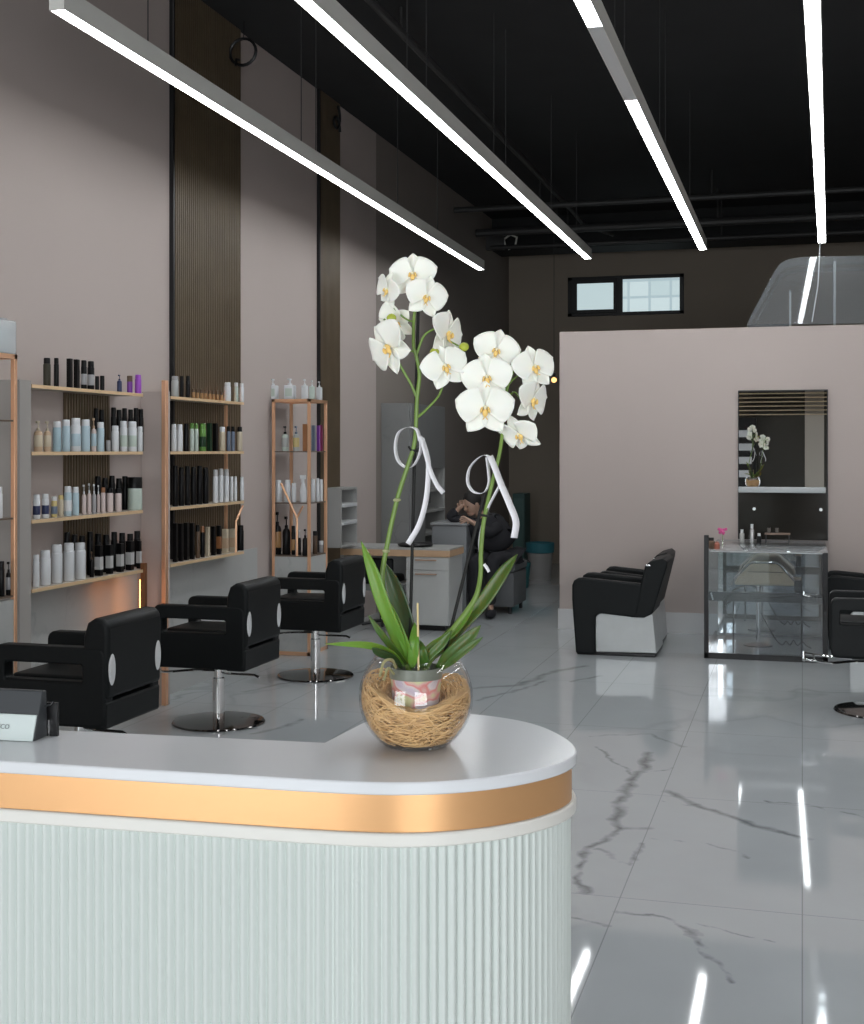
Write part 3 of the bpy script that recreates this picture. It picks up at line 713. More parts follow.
# ================= WAITING CHAIRS =================
WM = mat('marbled_chrome_panel', (.50, .52, .52), .35, .35, noise=.12, nscale=6)
def waiting_chair(label, loc):
    t = thing('waiting_chair', label, 'armchair', loc, 0, 'black armchairs by the partition wall')
    k = .00805
    def q(px, py): return ((px-618)*k, (655-py)*k)
    arm = [q(576, 654), (q(572, 600)), q(572, 586), q(574, 581), q(578, 578.5), q(584, 578), q(642, 582.5), q(640, 600), q(637, 613), q(634, 616), q(600, 613), q(596, 616), q(595.5, 654)]
    for y0 in (-.02, .44):
        MB().prism([(x, y0, z) for x, z in arm], (0, .085, 0)).build('arm_panel', LEATHER, t, bevel=.016, bseg=3)
    bkp = [q(630, 616), q(640, 585), q(645, 564), q(650, 560), q(662, 557), q(667, 560), q(666, 566), q(654, 605), q(652, 612), q(644, 616)]
    MB().prism([(x, -.015, z) for x, z in bkp], (0, .535, 0)).build('backrest', LEATHER, t, bevel=.012, bseg=3)
    MB().ball((q(648, 564)[0], -.018, q(648, 564)[1]), (.022, .005, .010), 2).build('chrome_button', CHROME, t)
    MB().box((-.06, .25, .40), (.46, .38, .13), bev=.03, seg=3).build('seat_cushion', LEATHER, t)
    bs = [q(596, 652), q(594, 618), q(600, 613), q(652, 612), q(656, 651)]
    MB().prism([(x, .005, z) for x, z in bs], (0, .50, 0)).build('base_panel', WM, t, bevel=.006)
    MB().b2((q(577, 0)[0], .0, 0), (q(655, 0)[0], .50, .026), bev=.006).build('plinth', BLACKM, t)
    return t
wl = fl(618, 656); wl.y -= 0
wc = waiting_chair('nearer black armchair with chrome side panel by the pink partition', (wl.x, wl.y, 0))
wr = fl(873, 653); dup(wc, (wr.x, wr.y, 0), label='black armchair without pedestal behind the styling chair at the right edge')
w2 = dup(wc, (wl.x+.035, wl.y+.62, 0), label='further black armchair against the pink partition, mostly hidden by the nearer one')

w2.scale = (.8, 1, 1)
# ================= MIRROR STATION =================
def mx_(px, y): return ony(px, 500, y).x
MYP = PY-.03; m0, m1 = mx_(738, MYP), mx_(828, MYP)
zt_, zb_ = ony(780, 390, MYP).z, ony(780, 487, MYP).z
t = thing('wall_mirror', 'tall black-framed wall mirror with grey ledge on the partition', 'mirror', ((m0+m1)/2, PY, .86))
def rel(x): return x-(m0+m1)/2
MB().b2((rel(m0), -.03, 0), (rel(m1), -.002, zt_-.86)).build('backing_frame', BLACKM, t)
MB().b2((rel(m0)+.008, -.036, zb_-.86), (rel(m1)-.008, -.030, zt_-.872)).build('mirror_panel', MIRROR, t)
MB().b2((rel(m0)+.005, -.075, zb_-.86-.05), (rel(m1)-.02, -.030, zb_-.86), bev=.004).build('ledge', mat('ledge_grey', (.5, .53, .54), .4), t)
MB().b2((rel(m0)+.008, -.035, .0), (rel(m1)-.008, -.030, zb_-.86-.05)).build('dark_glass_panel', mat('dark_glass', (.02, .018, .015), .08), t)
b = MB()
for sx in (rel(m1)-.06, rel(m0)+.14): b.tube([(sx, -.035, .27), (sx, -.07, .27)], .014, 10)
b.build('hook', SATIN, t)
TY0, TY1 = 10.5, PY-.04; tx0, tx1 = mx_(704, TY0), mx_(828, TY0)
t = thing('station_table', 'black-framed glass-fronted work table below the wall mirror', 'table', ((tx0+tx1)/2, TY0, 0))
hx = (tx1-tx0)/2; ZT = .853
MB().b2((-hx, -.0, 0), (-hx+.035, .035, .975)).build('frame_post', BLACKM, t, bevel=.002)
MB().b2((hx-.04, -.0, 0), (hx, .035, ZT)).build('frame_post', BLACKM, t, bevel=.002)
MB().b2((-hx, 0, 0), (hx, .035, .045)).build('bottom_rail', BLACKM, t)
MB().b2((-hx+.02, .002, ZT-.012), (hx, TY1-TY0, ZT), bev=.003).build('table_top', clear_mat('frosted_glass_top', (.92, .95, .96), 1.0, .30), t)
MB().b2((-hx+.03, .012, .04), (hx-.03, .018, ZT-.012)).build('front_glass', clear_mat('half_mirror_front_glass', (.86, .9, .93), 1.0, 0., .20), t)
MB().b2((-hx+.03, TY1-TY0-.05, .03), (hx-.03, TY1-TY0-.02, ZT-.02)).build('back_mirror', MIRROR, t)
MB().b2((-hx+.03, .03, .455), (hx-.03, .10, .525)).build('tool_rail', mat('dark_rail', (.03, .032, .034), .4), t)
MB().b2((-hx, .035, 0), (-hx+.02, TY1-TY0, .04)).build('side_rail', BLACKM, t)
for px in (733.5, 801.5): 
    xx = mx_(px, TY0+.2)-(tx0+tx1)/2; MB().tube([(xx, .2, .0), (xx, .2, .5)], .007, 8).build('inner_post', BLACKM, t)
TC = Vector(((tx0+tx1)/2, TY0, 0))
# stool seen through the glass
TAN = mat('tan_leather', (.85, .68, .46), .5); sp = ony(764, 600, 11.25)
sp.z = 0
t = thing('treatment_stool', 'tan upholstered seat on chrome pedestal behind the table glass', 'stool', sp)
kk = depth(sp)/FPX
def sq(px, py): return ((px-765)*kk*1.04, 1.65-(py-450)*kk)
pf = [sq(737, 585), sq(740, 579), sq(752, 565), sq(756, 563), sq(775, 563), sq(779, 565), sq(792, 578), sq(794, 585)]
MB().prism([(x, -.05, z) for x, z in pf], (0, .28, 0)).build('back_cushion', TAN, t, bevel=.02, bseg=3)
b = MB(); b.tube([(x, -.07, z) for x, z in [sq(735, 587), sq(738, 578), sq(751, 564), sq(755, 562), sq(776, 562), sq(780, 564), sq(793, 579)]], .011, 8); b.build('chrome_trim', CHROME, t)
b = MB(); x0, z0 = sq(750, 571.5); x1, z1 = sq(783, 571.5); b.tube([(x0, -.055, z0), (x1, -.055, z1)], .004, 5).build('seam', mat('tan_seam', (.2, .16, .1), .7), t)
MB().tube([(0-.05, .05, .02), (-.05, .05, .50)], .018, 12).build('pedestal', CHROME, t)
MB().lathe([(0, 0), (.12, 0), (.12, .01), (.03, .03), (0, .03)], (-.05, .05, 0), 24).build('foot', BLACKM, t)
MB().tube(spline([(-.05, .05, .38), (-.16, .04, .41), (-.26, .03, .38), (-.33, .03, .33)], 5), .009, 6).build('foot_lever', BLACKM, t)
cb = MB().tube(spline([(0, 0, .30), (.06, 0, .18), (.12, 0, .08), (.17, 0, .04), (.2, .0, .07), (.23, 0, .04), (.26, 0, .08), (.29, .0, .04), (.33, 0, .07), (.36, 0, .04), (.40, 0, .02)], 5), .006, 6).build('power_cable', BLACKM, loc=(sp.x-.02, sp.y-.12, 0))
tag(cb, 'thin black curly cable hanging beside the tan stool', 'cable')
# things hung on the rail and standing on the table
for i, px in enumerate((799, 804.5, 809, 813.5, 817)):
    p = ony(px, 589, TY0+.06)
    lab = ['dark hair clipper hooked at the left of the tool rail', 'silver scissors hung beside the clipper on the rail', 'silver scissors hung in the middle of the tool rail', 'silver scissors second from the right on the rail', 'silver scissors furthest right on the tool rail'][i]
    if i == 0:
        t = thing('hair_clipper', lab, 'clipper', (p.x-.01, TY0+.075, .53))
        MB().b2((-.026, -.03, .0), (.026, .03, .10), bev=.012).build('clipper_body', BLACKM, t); MB().b2((-.03, -.032, .10), (.03, .03, .125), bev=.006).build('clipper_head', mat('bronze_head', (.3, .22, .15), .4, .6), t)
        MB().b2((-.014, -.02, -.04), (.014, .02, -.001), bev=.006).build('clipper_tail', SATIN, t)
    else:
        t = thing('scissors', lab, 'scissors', (p.x, TY0+.024, .49), 0, 'scissors on the tool rail')
        b = MB()
        for s in (-1, 1): b.tube([(s*.010+.008*math.cos(a*PI/5), 0, -.03+.012*math.sin(a*PI/5)) for a in range(11)], .003, 5)
        b.build('finger_rings', CHROME, t)
        MB().tube([(-.008, 0, -.018), (.004, 0, .035)], .003, 5).tube([(.008, .0, -.018), (-.004, .0, .035)], .003, 5).build('blades', CHROME, t)
b = MB(); p = ony(712, 587, TY0+.024)
tag(b.box((0, 0, 0), (.012, .006, .06), Matrix.Rotation(-.25, 3, 'Y'), bev=.002).build('hair_clip', SATIN, loc=(p.x, TY0+.024, .49)), 'small silver hair clip at the left end of the tool rail', 'hair clip')
def ontab(px, y): return ony(px, 545, y).x
def small_jar(name, label, cat, px, y, r, h, m, mc=None, group=None, z=ZT):
    t = thing(name, label, cat, (ontab(px, y), y, z+.0005), 0, group)
    MB().lathe([(0, 0), (r*.9, 0), (r, .006), (r, h*.75), (r*.6, h*.86), (r*.6, h), (0, h)], seg=18).build('body', m, t)
    if mc: MB().lathe([(r*.64, h*.84), (r*.66, h*.84), (r*.66, h+.012), (0, h+.012)], seg=16).build('lid', mc, t)
    return t
small_jar('cosmetic_jar', 'small brown jar at the left end of the work table', 'jar', 711, 10.75, .035, .075, mat('brown_jar', (.14, .09, .06), .3), BLACKM)
small_jar('cosmetic_jar', 'small reddish jar next to the pink flower on the table', 'jar', 717, 10.68, .022, .06, mat('red_jar', (.45, .15, .1), .35))
vs = thing('flower_vase', 'small glass vase on the work table left of the mirror', 'vase', (ontab(722.5, 10.78), 10.78, ZT+.001))
MB().lathe([(0, 0), (.022, 0), (.026, .04), (.016, .075), (.018, .085), (.016, .085), (.013, .075), (.022, .04), (.018, .004), (0, .004)], seg=20).build('vase_body', GLASS, vs)
b = MB(); random.seed(5)
for i in range(9): b.ball((random.uniform(-.03, .03), random.uniform(-.02, .02), .125+random.uniform(-.015, .02)), .014, 1)
pf_ = thing('pink_flower', 'pink flower standing in the small vase on the table', 'flower', (ontab(722.5, 10.78), 10.78, ZT+.012))
b.build('blossom', mat('pink_petals', (.75, .12, .35), .6), pf_); MB().tube([(0, 0, 0), (.003, 0, .12)], .003, 5).build('stem', STEM, pf_)
small_jar('product_bottle', 'slim clear bottle on the table at the left mirror edge', 'bottle', 742, 11.5, .020, .10, mat('pale_bottle', (.5, .5, .48), .3), SATIN)
small_jar('product_bottle', 'silver pump bottle with round head in front of the mirror', 'bottle', 752, 11.45, .018, .15, mat('silver_bottle', (.6, .6, .6), .25, .6), SATIN)
small_jar('product_bottle', 'short dark bottle beside the silver one by the mirror', 'bottle', 759, 11.5, .02, .07, BLACKM, SATIN)
t = thing('tool_tray', 'low brown tray rack standing on the table before the mirror', 'tray', (ontab(772, 11.5), 11.5, ZT+.001))
MB().b2((-.06, -.06, .075), (.15, .06, .085)).build('tray_board', mat('brown_tray', (.25, .17, .13), .5), t)
for x in (-.05, .14):
    for y in (-.05, .05): MB().tube([(x, y, 0), (x, y, .076)], .004, 5).build('tray_leg', BLACKM, t)
for px, n in ((769, 'left'), (777, 'right')):
    p = Vector((ontab(px, 11.5), 11.5, ZT+.0865)); tag(MB().lathe([(0, 0), (.014, 0), (.016, .045), (0, .045)], seg=14).build('cup', mat('dark_glass_cup', (.12, .11, .1), .2), loc=p), 'small dark cup on the %s of the brown tray by the mirror' % n, 'cup', 'cups on the tray')

# ================= CLEAR CANOPY ON THE PARTITION =================
cy = PY+.05
def cq(px, py): p = ony(px, py, cy); return (p.x, 0, p.z-PZ)
o_ = [cq(747, 325), cq(752, 314), cq(775, 271), cq(780, 264), cq(787, 260), cq(796, 258), cq(806, 257), cq(860, 256), cq(960, 255)]
t = thing('clear_canopy', 'clear rounded acrylic canopy standing on top of the partition', 'canopy', (0, cy, PZ))
b = MB(); b.grid([[Vector(p)+Vector((0, y, 0)) for p in o_] for y in (0, .08)]); b.build('front_rim', ACRYL, t, solid=.006, sharp=0)
b = MB(); b.grid([[Vector(p)+Vector((0, y, 0)) for p in o_] for y in (.08, .55, 1.0)]); b.build('canopy_roof', ACRYL, t, solid=.006, sharp=0)
fr = [Vector(p) for p in o_] + [Vector(cq(960, 325))]
for v in fr: v.z = max(v.z, .003)
MB().prism(fr, (0, .006, 0)).build('front_panel', ACRYL, t)
for px, top in ((790, 289), (835, 259)):
    x = ony(px, 300, cy).x; MB().b2((x-.008, .05, .003), (x+.008, .30, ony(px, top, cy).z-PZ-.01)).build('upright_fin', mat('milky_edge', (.55, .56, .54), .3), t)
MB().tube([ony(812, 322, cy-.05)-Vector((0, cy, PZ)), ony(818, 285, cy-.05)-Vector((0, cy, PZ)), ony(820, 245, cy-.05)-Vector((0, cy, PZ)), (ony(822, 240, cy).x, -.6, HL-PZ)], .006, 6).build('hanging_wire', SATIN, t)
MB().b2((cq(748, 0)[0], .02, .003), (cq(789, 0)[0], .5, .03)).build('rail', DGREY, t)

# ================= DESK, HUTCH, WALL UNIT =================
DY = 11.40; dxe = onz(449, 551, .75).x
dX = ony(449, 600, DY).x
t = thing('side_desk', 'marble and oak desk standing out from the left wall', 'desk', (XL, DY, 0))
Ld = dX-XL
xL = ony(327, 550, DY).x-XL
MB().b2((xL, -.02, .735), (Ld+.01, .50, .752)).build('desk_top', GREYLAM, t, bevel=.002)
MB().b2((xL, -.02, .675), (Ld+.01, .50, .735)).build('wood_edge', WOOD, t, bevel=.003)
cx0 = ony(406, 600, DY).x-XL
cb_ = MB().b2((cx0, 0, .05), (Ld, .48, .675)).build('cabinet_body', MARB, t, bevel=.002)
zd = ony(425, 570, DY).z
d1 = MB().b2((cx0+.006, -.014, zd+.004), (Ld-.006, 0, .668)).build('drawer', MARB, t, bevel=.002)
d2 = MB().b2((cx0+.006, -.014, .055), (Ld-.006, 0, zd-.004)).build('door', MARB, t, bevel=.002)
for par, py in ((d1, 560), (d2, 574)):
    z = ony(425, py, DY).z; a0, a1 = ony(416, py, DY).x-XL, ony(437, py, DY).x-XL
    MB().b2((a0, -.035, z-.005), (a1, -.014, z+.005)).build('handle', mat('wood_handle', (.38, .25, .17), .5), par)
MB().b2((cx0+.05, .05, 0), (Ld-.05, .43, .05)).build('plinth', BLACKM, t)
MB().b2((xL+.01, 0, 0), (xL+.16, .46, .675)).build('leg_panel', GREYLAM, t, bevel=.002)
MB().b2((xL+.16, .44, .30), (cx0, .46, .675)).build('modesty_panel', MARB, t)
MB().b2((cx0-.22, .1, .40), (cx0, .44, .415)).build('inner_shelf', GREYLAM, t)
# hutch on the desk end
hx0, hx1 = ony(326, 500, 11.0).x, ony(341, 500, 11.0).x
H0 = Vector((XL+.002, 10.95, .0)); zt2 = ony(341, 488, 11.0).z
t = thing('shelf_hutch', 'small grey open shelf unit fixed to the wall above the desk', 'shelf', (XL, 11.0, .77))
dd = hx1-XL; hh = zt2-.77; dl = .42
MB().b2((.001, 0, 0), (dd, .02, hh)).build('side_panel', GREYLAM, t)
MB().b2((.001, dl, 0), (dd, dl+.02, hh)).build('side_panel', GREYLAM, t)
MB().b2((.001, .02, hh-.02), (dd, dl, hh)).build('top_panel', GREYLAM, t)
MB().b2((.001, .02, 0), (dd, dl, .02)).build('bottom_panel', GREYLAM, t)
MB().b2((.001, .02, .02), (.01, dl, hh-.02)).build('back_panel', mat('dark_laminate', (.12, .12, .12), .6), t)
for z in (.20, .36): MB().b2((.01, .02, z), (dd+.01, dl, z+.035), bev=.004).build('shelf', SATIN, t)
# marble wall unit with niche shelves
uy0, uy1 = onx(383, 450, XL+.02).y, onx(445, 450, XL+.3).y
t = thing('marble_wall_unit', 'tall grey marbled wall cabinet with open niche behind the desk', 'cabinet', (XL, uy0, 0))
L_ = uy1-uy0; Z1 = 2.13; ny0 = onx(424, 450, XL+.3).y-uy0
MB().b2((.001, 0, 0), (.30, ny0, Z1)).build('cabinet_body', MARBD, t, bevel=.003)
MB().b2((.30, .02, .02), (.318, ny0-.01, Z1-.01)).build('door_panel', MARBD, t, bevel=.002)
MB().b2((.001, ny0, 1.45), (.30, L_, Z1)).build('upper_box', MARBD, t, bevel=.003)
MB().b2((.001, L_-.03, 0), (.30, L_, 1.45)).build('end_panel', GREYLAM, t)
MB().b2((.001, ny0, 0), (.03, L_-.03, 1.45)).build('niche_back', GREYLAM, t)
for z in (.74, .98, 1.2): MB().b2((.03, ny0, z), (.31, L_-.03, z+.03)).build('shelf', GREYLAM, t)
MB().b2((.03, ny0, 1.08), (.30, ny0+.25, 1.2)).build('niche_drawer', mat('dark_drawer', (.05, .05, .05), .5), t)
tag(MB().lathe([(0, 0), (.15, 0), (.17, .02), (.155, .028), (.14, .014), (0, .02)], seg=28).build('round_tray', BLACKM, loc=(ony(415, 545, DY+.2).x, DY+.22, .753)), 'flat round black tray lying on the oak edged desk', 'tray')
t = thing('desk_chair', 'dark chair tucked under the oak edged desk', 'chair', (cx0-.36+XL+.05, DY+.15, 0))
MB().box((0, .1, .44), (.34, .36, .08), bev=.03, seg=3).build('seat', LEATHER, t)
MB().box((.0, -.06, .535), (.32, .05, .22), bev=.02, seg=3).build('backrest', LEATHER, t)
MB().tube([(0, .1, .03), (0, .1, .41)], .025, 10).build('column', BLACKM, t)
b = MB()
for i in range(5): a = i*2*PI/5; b.tube([(0, .1, .05), (.2*math.cos(a), .1+.2*math.sin(a), .02)], .015, 6)
b.build('star_base', BLACKM, t)

# ================= DARK BACK AREA: COUNTER, SOFA, PERSON, BINS =================
def bx(name, label, cat, p, parts):
    t = thing(name, label, cat, p)
    return t
GC = mat('grey_lacquer_dark', (.17, .18, .19), .5)
c0 = atd(446, 560, 12.9); 
t = thing('grey_counter', 'low grey cabinet beside the seated person', 'cabinet', (c0.x-.15, c0.y, 0), 0)
MB().b2((0, 0, .04), (.36, .7, .90), bev=.015).build('cabinet_body', GC, t); MB().b2((-.01, -.01, .90), (.37, .71, .93), bev=.01, seg=3).build('cabinet_top', mat('grey_top', (.26, .27, .28), .4), t)
MB().b2((.03, .03, 0), (.33, .67, .04)).build('plinth', BLACKM, t)
s0_ = atd(500, 600, 13.2)
t = thing('grey_bench', 'grey upholstered bench the seated person rests on', 'bench', (s0_.x, s0_.y, 0))
MB().b2((-.20, -.12, .07), (.17, .50, .42), bev=.02).build('bench_body', DGREY, t); MB().b2((-.21, -.13, .42), (.18, .51, .51), bev=.03, seg=3).build('cushion', DGREY, t)
for x in (-.17, .12):
    for y in (-.08, .44): MB().tube([(x, y, 0), (x, y, .075)], .02, 8).build('leg', BLACKM, t)
# person: facing left/towards camera, leaning on the elbow
SKIN = mat('skin', (.42, .27, .2), .55, sss=.05); CLOTH = mat('black_clothes', (.012, .012, .016), .85); HAIR = mat('dark_hair', (.012, .01, .009), .7)
PZc = 13.15
def pp(px, py, d=0.): return atd(px, py, PZc-d)
pr = thing('person', 'person in black clothes sitting with head resting on one hand', 'person', (s0_.x, s0_.y+.15, 0))
O_ = Vector(pr.location)
def skin(name, verts, edges, m, parent, root=0, sub=2):
    me = bpy.data.meshes.new(name); me.from_pydata([Vector(v[0])-O_ for v in verts], edges, []); me.materials.append(m)
    o = bpy.data.objects.new(name, me); C.objects.link(o); o.parent = parent
    md = o.modifiers.new('k', 'SKIN'); md.use_smooth_shade = True
    for i, v in enumerate(verts):
        r = v[1]; sv = me.skin_vertices[0].data[i]; sv.radius = (r, r) if not isinstance(r, tuple) else r; sv.use_root = (i == root)
    s_ = o.modifiers.new('u', 'SUBSURF'); s_.levels = sub; s_.render_levels = sub
    return o
# skeleton points
pel = pp(500, 560, 0); pel.z = .64
che = pp(491, 529, .06); nek = pp(481, 516, .12); hed = pp(472, 504, .16)
shN = pp(473, 524, .16); shF = pp(501, 523, -.02)
elN = pp(448, 523, .18); elN.z = .985; haN = pp(461.5, 508, .2)
elF = pp(488, 534, .26); haF = pp(469, 529, .30); haF.z = .965
hipN = pp(491, 560, .05); hipF = pp(512, 560, -.03)
knN = pp(475, 556, .34); knF = pp(492, 558, .36); knN.z = knF.z = .58
anN = Vector((knN.x-.02, knN.y+.02, .09)); anF = Vector((knF.x-.02, knF.y+.02, .09))
toN = anN-F*.16+Vector((0, 0, -.05)); toF = anF-F*.16+Vector((0, 0, -.05))
bodyv = [(pel, .06), (che, .10), (nek, .045), (hed, .07), (shN, .035), (elN, .03), (haN, .024), (shF, .035), (elF, .03), (haF, .024),
         (hipN, .05), (knN, .045), (anN, .03), (toN, .026), (hipF, .05), (knF, .045), (anF, .03), (toF, .026)]
be = [(0, 1), (1, 2), (2, 3), (1, 4), (4, 5), (5, 6), (1, 7), (7, 8), (8, 9), (0, 10), (10, 11), (11, 12), (12, 13), (0, 14), (14, 15), (15, 16), (16, 17)]
for hand, dirv in ((haN, Vector((.25, -.1, 1)).normalized()), (haF, -R)):
    n0 = len(bodyv); hi = bodyv.index(next(v for v in bodyv if v[0] is hand))
    side = dirv.cross(F).normalized()
    for k in range(4):
        a = hand+dirv*.05+side*(k-1.5)*.02; bodyv.append((a, .010)); be.append((hi, len(bodyv)-1))
        bodyv.append((a+dirv*(.05-.008*abs(k-1.5))-U*.012, .007)); be.append((len(bodyv)-2, len(bodyv)-1))
    a = hand+side*.04+dirv*.01; bodyv.append((a, .009)); be.append((hi, len(bodyv)-1)); bodyv.append((a+dirv*.03+side*.01, .008)); be.append((len(bodyv)-2, len(bodyv)-1))
body = skin('body', bodyv, be, SKIN, pr)
def grow(v, k): return (v[0], v[1]*k+.012)
jv = [(pel-U*.05, .18), (che, .175), (nek+(che-nek)*.15, .08), (shN, .085), (elN, .06), (elN.lerp(haN, .72), .045), (shF, .095), (elF, .06), (elF.lerp(haF, .72), .045)]
skin('jacket', jv, [(0, 1), (1, 2), (1, 3), (3, 4), (4, 5), (1, 6), (6, 7), (7, 8)], CLOTH, pr)
tv = [(pel, .165), (hipN, .105), (knN, .078), (anN+Vector((0, 0, .02)), .055), (hipF, .105), (knF, .078), (anF+Vector((0, 0, .02)), .055)]
skin('trousers', tv, [(0, 1), (1, 2), (2, 3), (0, 4), (4, 5), (5, 6)], CLOTH, pr)
for a, to in ((anN, toN), (anF, toF)):
    q_ = a.lerp(to, .5)-O_; q_.z = .045; MB().ball(q_, (.05, .13, .045), 2).build('shoe', CLOTH, pr)
# head detail: skull, face looking down to the left
look = (-R*.75-F*.55-U*.45).normalized(); hu = (U-look*U.dot(look)).normalized(); hs = look.cross(hu)
HM = Matrix((hs, look, hu)).transposed()
hc = hed-O_
hd = MB(); hd.ball(hc, (.078, .095, .115), 3, HM); hd.ball(hc+HM@Vector((0, .094, -.01)), (.012, .02, .022), 2, HM); hd.ball(hc+HM@Vector((0, .045, -.075)), (.045, .045, .035), 2, HM)
for s in (-1, 1): hd.ball(hc+HM@Vector((s*.078, 0, -.005)), (.012, .022, .032), 2, HM)
hd.build('head', SKIN, pr, sharp=0)
MB().ball(hc+HM@Vector((0, -.018, .032)), (.088, .095, .105), 3, HM).build('hair', HAIR, pr, sharp=0)
b = MB()
for s in (-1, 1): b.ball(hc+HM@Vector((s*.03, .083, .012)), (.014, .008, .007), 1, HM)
b.build('eyes', HAIR, pr, sharp=0)
b = MB(); b.ball(hc+HM@Vector((0, .088, -.052)), (.024, .008, .006), 1, HM).build('mouth', mat('lips', (.3, .14, .12), .5), pr, sharp=0)
# bins
def bucket(label, p, r, h, m, mb_, nm='waste_bin', cat='bin', grp=None):
    t = thing(nm, label, cat, (p.x, p.y, 0), 0, grp)
    MB().lathe([(0, 0), (r*.8, 0), (r, h), (r*.94, h), (r*.76, .01), (0, .01)], seg=28).build('bin_body', m, t)
    if mb_: MB().lathe([(r*.97, h*.74), (r*1.06, h*.76), (r*1.08, h*1.02), (r*.9, h*1.03), (r*.9, h*.9)], seg=28).build('bin_liner', mb_, t)
    return t
p = atd(540, 560, 16.6)
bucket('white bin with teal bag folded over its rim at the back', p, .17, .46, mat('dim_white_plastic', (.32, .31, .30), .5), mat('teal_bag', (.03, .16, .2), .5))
p = atd(520, 560, 15.6)
t = thing('teal_crate', 'small teal bucket standing on the floor beside the bench', 'bucket', (p.x, p.y, 0))
MB().lathe([(0, 0), (.10, 0), (.13, .30), (.12, .30), (.09, .01), (0, .01)], seg=24).build('bucket_body', mat('teal_plastic', (.03, .15, .16), .5), t)
MB().tube([(.125*math.cos(a*PI/8), 0, .29+.06*math.sin(a*PI/8)) for a in range(9)], .005, 5).build('bucket_handle', DM, t)
p = atd(521, 520, 17.9)
t = thing('storage_rack', 'dim greenish tall locker against the far back wall', 'locker', (p.x, p.y, 0))
MB().b2((-.12, 0, 0), (.05, .4, 1.05), bev=.01).build('locker_body', mat('dim_green', (.04, .09, .085), .6), t); MB().b2((-.10, -.012, .08), (.03, 0, .98)).build('locker_door', mat('dim_green_door', (.05, .11, .1), .5), t)
p = atd(554, 380, 16.8)
t = thing('pendant_lamp', 'small warm glowing bulb hanging behind the partition edge', 'lamp', p)
MB().ball((0, 0, 0), .035, 2).build('bulb', mat('warm_bulb', (1, .7, .35), .3, emit=(1, .55, .18), es=2.2), t, sharp=0)
MB().lathe([(.0, .04), (.022, .04), (.022, .09), (0, .09)], seg=14).build('socket', BLACKM, t); MB().tube([(0, 0, .09), (0, 0, HC-p.z)], .004, 5).build('cord', DM, t)

# ================= PRODUCT SHELVES =================
WX = XL; SHF = -3.95
SZ = [2.0, 1.64, 1.275, .905]
def shelf_unit(label, pxa, pxb, side_l=True, slat=False, post=False, rail=None):
    y0, y1 = onx(pxa, 450, SHF).y, onx(pxb, 450, SHF).y
    t = thing('wall_shelf', label, 'shelf', (WX, y0, 0)); L = y1-y0
    for z in SZ:
        s_ = MB().b2((.002, 0, z-.014), (SHF-WX-.006, L, z)).build('shelf', mat('shelf_board', (.55, .48, .4), .4), t)
        MB().b2((SHF-WX-.006, 0, z-.018), (SHF-WX, L, z+.001)).build('shelf_edge', GOLDEDGE, s_)
    return t, y0, y1
u1, a0, a1 = shelf_unit('wide brass-edged wall shelf behind the largest styling chair', 32, 143)
L1 = a1-a0
MB().b2((.002, -.115, 0), (SHF-WX, -.008, 2.02)).build('side_panel', mat('greige_panel', (.34, .32, .30), .6), u1)
MB().b2((.001, .0, 0), (.022, L1+.25, SZ[3]-.02)).build('base_panel', MARB, u1)
# bronze slatted backing of the shelf
ya, yb = onx(66, 450, XL+.02).y-a0, onx(109, 450, XL+.02).y-a0
b = MB(); y = ya
while y < yb: b.b2((.001, y, SZ[3]), (.020, y+.018, SZ[0]-.016)); y += .03
b.build('slat_backing', BRONZE, u1)
MB().b2((SHF-WX-.02, L1+.005, .30), (SHF-WX+.01, L1+.035, SZ[3]+.04)).build('short_post', mat('rust_copper', (.30, .13, .06), .4, .6), u1)
u2, b0, b1 = shelf_unit('narrower brass-edged wall shelf between the first two styling chairs', 171, 244)
L2 = b1-b0
MB().b2((.002, -.034, 0), (SHF-WX-.004, -.008, 2.03)).build('side_panel', PINK, u2)
MB().b2((SHF-WX-.03, -.075, 0), (SHF-WX+.0, -.035, 2.10)).build('copper_post', COPPER, u2, bevel=.002)
MB().b2((.032, .0, 0), (.045, L2+.6, SZ[3]-.02)).build('base_panel', MARB, u2)
MB().b2((.05, L2-.02, SZ[3]), (.07, L2, SZ[0]-.02)).build('copper_post', COPPER, u2)
MB().tube([(.19, L2-.12, SZ[3]), (.19, L2-.12, 1.13), (.19, L2+.0, 1.24)], .008, 6).build('brace', COPPER, u2)
# copper towers
def tower(label, x0, x1, y0, y1, ztop, zs, base=True):
    t = thing('copper_tower', label, 'shelf', (x0, y0, 0), 0, 'copper framed display towers')
    W, D = x1-x0, y1-y0; p = .024
    for x in (0, W-p):
        for y in (0, D-p): MB().b2((x, y, 0), (x+p, y+p, ztop)).build('frame_post', COPPER, t, bevel=.002)
    for z in [ztop]:
        b = MB().b2((0, 0, z-p), (W, p, z)).b2((0, D-p, z-p), (W, D, z)).b2((0, 0, z-p), (p, D, z)).b2((W-p, 0, z-p), (W, D, z)); b.build('top_frame', COPPER, t)
    b = MB().b2((0, 0, 0), (W, p, .03)).b2((W-p, 0, 0), (W, D, .03)).b2((0, D-p, 0), (W, D, .03)); b.build('bottom_frame', COPPER, t)
    for z in zs+[ztop]:
        s_ = MB().b2((p*.3, p*.3, z-.008), (W-p*.3, D-p*.3, z)).build('shelf', mat('bronze_shelf', (.16, .12, .09), .35, .3), t)
    return t, W, D
tx0_, tx1_ = XL+.03, -3.80
tw3, W3, D3 = tower('square copper display tower beside the narrow slat panel', tx0_, ony(310, 500, 9.74).x, 9.74, 10.14, 2.06, [1.64, 1.225, .80])
MB().b2((.01, .006, .03), (W3-.01, .02, .79)).build('base_panel', MARB, tw3)
MB().b2((W3-.02, .02, .03), (W3-.006, D3-.02, .79)).build('base_panel', MARB, tw3)
